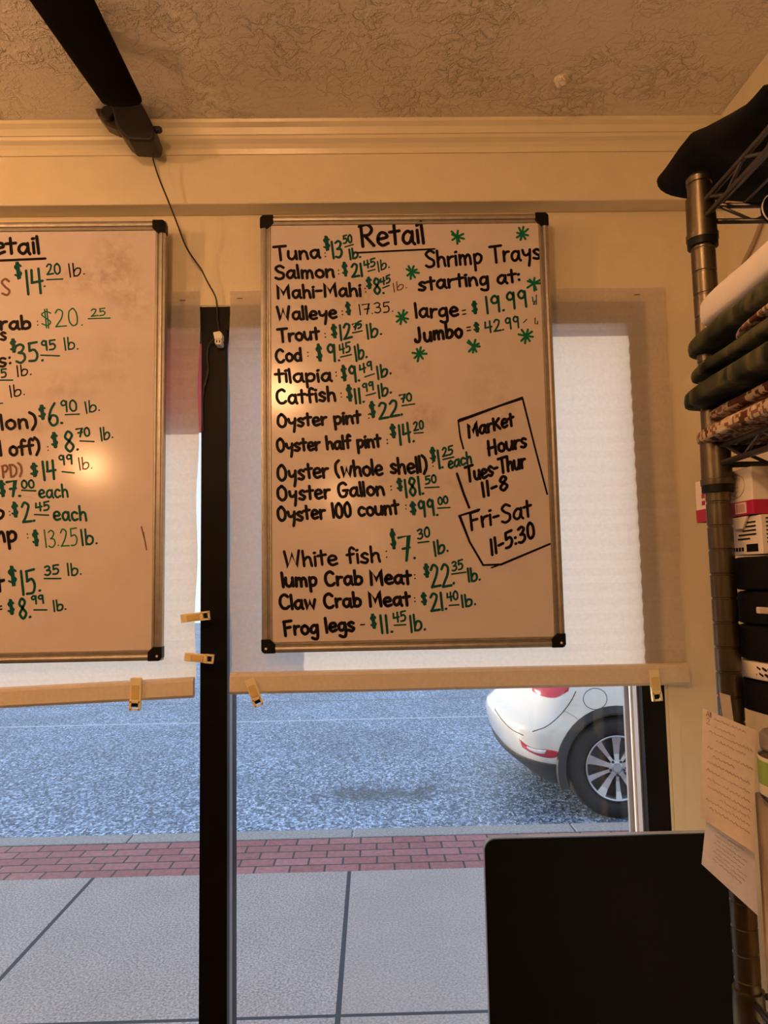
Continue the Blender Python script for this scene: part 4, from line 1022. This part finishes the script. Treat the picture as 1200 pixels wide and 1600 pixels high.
MB().prism([Vector((cxa - .003, y, z)) for y, z in ((.726, 1.7545), (.784, 1.7545), (.784, 1.742), (.736, 1.742))], (.002, 0, 0)).build('flap', m_whitebox, wb_)
rbx = thing('red_and_white_box', (.5, .78, 1.7555), 'white box with a dark red base and a mask drawing, under the middle shelf', 'box')
xa_ = .3885
MB().box(xa_, .62, .712, .838, 1.7555, 1.8045).build('box_body', m_whitebox, rbx, bevel=.001)
MB().box(xa_ - .0006, .6206, .7114, .8386, 1.7555, 1.7705).build('red_base', m_mag, rbx, bevel=.0008)
MB().box(xa_ - .0010, xa_, .724, .746, 1.7575, 1.7690).build('barcode_label', mat('pink_white_label', (.78, .60, .56), .6), rbx)
bc = MB(); yy = .727
while yy < .744: bc.box(xa_ - .0013, xa_ - .0009, yy, yy + .0008, 1.7590, 1.7675); yy += .0019
bc.build('barcode', mat('grey_print', (.35, .20, .20), .6), rbx)
mk = MB(); mf_ = mat('faint_grey_print', (.52, .42, .36), .6)
def mline(pts_): mk.tube([Vector((xa_ - .0003, y, z)) for y, z in pts_], .00035, 5)
mline([(q_.x, q_.y) for q_ in cr_smooth([Vector((.757, 1.797)), Vector((.745, 1.799)), Vector((.730, 1.796)), Vector((.726, 1.786)), Vector((.734, 1.777)), Vector((.752, 1.774))])])
for k in range(3): mline([(.758, 1.790 - .005 * k), (.745, 1.7865 - .005 * k), (.738, 1.786 - .005 * k)])
mline([(.740, 1.798), (.740, 1.776)])
mk.build('mask_drawing', mf_, rbx)
rp = MB(); rp.box(.42, .55, .7110, .7118, 1.7900, 1.7920); [rp.box(.405, .42 + .05, .7112, .7118, 1.7880 - .0022 * j, 1.7886 - .0022 * j) for j in range(5)]
rp.build('red_print', m_mag, rbx); rp = MB()
for j in range(2): rp.box(xa_ - .0006, xa_, .815, .822, 1.775 + j * .008, 1.780 + j * .008)
rp.build('red_squares', m_mag, rbx)

# notes taped to the rack post
def note(c, bulge, label, lines, seed, name='paper_note'):
    """c: four corners tl, tr, br, bl as (px, py, depth)"""
    P = [PY(*q_) for q_ in c]; rnd = random.Random(seed)
    root = thing(name, (P[2] + P[3]) / 2, label, 'note')
    def S_(u, v):
        q_ = P[0].lerp(P[1], u).lerp(P[3].lerp(P[2], u), v)
        q_ = q_ + Vector((0, -1, 0)) * (bulge * math.sin(math.pi * u) * (.4 + .6 * v)) + Vector((0, .004 * math.sin(u * 5) * v * v, 0))
        return q_
    MB().grid([[S_(u / 16, v / 24) for u in range(17)] for v in range(25)]).build('sheet', m_note if seed == 1 else m_note_daylit, root, smooth=True)
    ink_ = MB()
    def put(pts_, r_=.00035): ink_.tube([S_(min(.99, max(.01, u)), v) + Vector((0, -.0005, 0)) for u, v in pts_], r_, 4)
    def word(t, u0, v0, w, h):
        tot = sum(GL[ch][0] for ch in t); cur = 0
        for ch in t:
            for s_ in GL[ch][1]:
                pts_ = [tuple(map(float, k.split(','))) for k in s_.lstrip('~').split()]
                if s_[0] == '~': pts_ = [(k.x, k.y) for k in cr_smooth([Vector(k) for k in pts_], 3)]
                put([(u0 + (cur + a) / tot * w, v0 - b_ / 10 * h + .0 * a) for a, b_ in pts_])
            cur += GL[ch][0]
    for (v, u0, u1) in lines:                      # cursive lines too small to read
        n_ = int((u1 - u0) * 15); pts_ = []
        for k in range(n_ * 3 + 1):
            u = u0 + (u1 - u0) * k / (n_ * 3)
            if rnd.random() < .16 and len(pts_) > 3: put(pts_, .00022); pts_ = []
            pts_.append((u, v - (.0, .018, .006)[k % 3] * rnd.uniform(.5, 1.2) + rnd.uniform(-.002, .002)))
        if len(pts_) > 2: put(pts_, .00028)
    if seed == 1:
        word('All', .06, .055, .10, .05); word('2', .06, .125, .08, .055)
    ink_.build('handwriting', mat('brown_pen_ink', (.34, .20, .16), .6), root)
    return root, S_
n2_, S2 = note([(1104, 1272, .734), (1179, 1316, .722), (1181, 1428, .72), (1096, 1350, .728)], .004, 'lower handwritten note on the rack post, hanging below the other note',
               [(.14 + .075 * k, .18 + .05 * (k % 2), .82 - .06 * (k % 3)) for k in range(9)], 2)
n1_, S1 = note([(1098, 1107, .732), (1181, 1141, .716), (1175, 1330, .712), (1094, 1277, .722)], .004, 'upper handwritten note with a bulleted list taped to the rack post',
               [(.06, .20, .80), (.13, .22, .6), (.19, .12, .95), (.25, .25, .85), (.34, .10, .95), (.40, .2, .6), (.47, .1, .9), (.545, .1, .9), (.62, .12, .9), (.69, .12, .92), (.75, .35, .9), (.81, .1, .9), (.87, .18, .9)], 1)
m_tape = mat('clear_tape', (.55, .52, .48), .15, var=.05)
tp = MB().grid([[PY(1124 + 17 * u / 4 + v * 1.0, 1082 + 44 * v / 6 + u * 1.2, .7355 - .010 * (v / 6) ** 2) for u in range(5)] for v in range(7)])
tag(tp.build('tape_strip', m_tape), 'clear tape strip holding the upper note to the rack post', 'tape')

# cord on the right wall behind the rack
def PX(px, py, x): d = ray(px, py); return CAM + d * (x / d.x)
wcp = [PX(1195, 330, XR - .006), PX(1188, 352, XR - .006), PX(1178, 378, XR - .006), PX(1165, 405, XR - .006), PX(1156, 428, XR - .006), PX(1150, 455, XR - .006), PX(1146, 520, XR - .006), PX(1144, 620, XR - .006)]
tag(MB().tube(cr_smooth(wcp, 5), .0045, 8).build('wall_cable', mat('beige_cable', (.45, .34, .22), .5), smooth=True), 'beige cable running down the cream wall behind the rack', 'cable')
# sprinkler-like knob on the ceiling
kc = PZ(878, 127, ZC - .004)
tag(MB().rev((kc.x, kc.y, ZC - .016), [(0, 0), (.008, .001), (.012, .006), (.014, .012), (.017, .0165)], 20).build('ceiling_fixture', m_ceil, smooth=True), 'small round painted-over fixture on the textured ceiling', 'fixture')

# ------------------------------------------------------------------ lamps behind the viewer
m_bulb, nt, b = new_mat('warm_bulb_glow')
b.inputs['Base Color'].default_value = (.9, .8, .6, 1); b.inputs['Emission Color'].default_value = (*LAMP_COLOUR, 1); b.inputs['Emission Strength'].default_value = LAMP_POWER
def lamp_at(x, y, ZL, rad, label):
    l = thing('ceiling_lamp', (x, y, ZL), label, 'ceiling lamp', 'bare bulb ceiling lamps outside the frame')
    MB().rev((x, y, 0), [(0, ZC - .001), (.06, ZC - .001), (.055, ZC - .02), (.006, ZC - .03), (.006, ZL + rad + .05), (.018, ZL + rad + .045), (.018, ZL + rad - .006), (0, ZL + rad - .006)], 24).build('lamp_base', m_white_pl, l)
    pr_ = [(rad * math.cos(a), ZL + rad * math.sin(a)) for a in [math.radians(-90 + 15 * k) for k in range(13)]]
    MB().rev((x, y, 0), [(max(1e-4, r_), z_) for r_, z_ in pr_], 24).build('bulb', m_bulb, l, smooth=True)
def lamp(px, py, ZL, rad, label):         # placed where its mirror image shows in the whiteboards
    d = ray(px, py); t = (ZL - EYE) / d.z; v = CAM + d * t
    lamp_at(v.x, 2 * (BY + .004) - v.y, ZL, rad, label)
lamp(441, 614, 2.50, .06, 'bare bulb lamp straight behind the viewer')
lamp(140, 728, 2.14, .042, 'bare bulb pendant at the left of the room, behind the viewer')
lamp(530, 770, 2.12, .036, 'bare bulb pendant in the middle of the room')
lamp(570, 850, 2.0, .036, 'lowest hanging bare bulb pendant, deepest in the room')
lamp_at(-1.40, .60, 2.42, .055, 'bare bulb lamp left of the frame, near the left whiteboard')
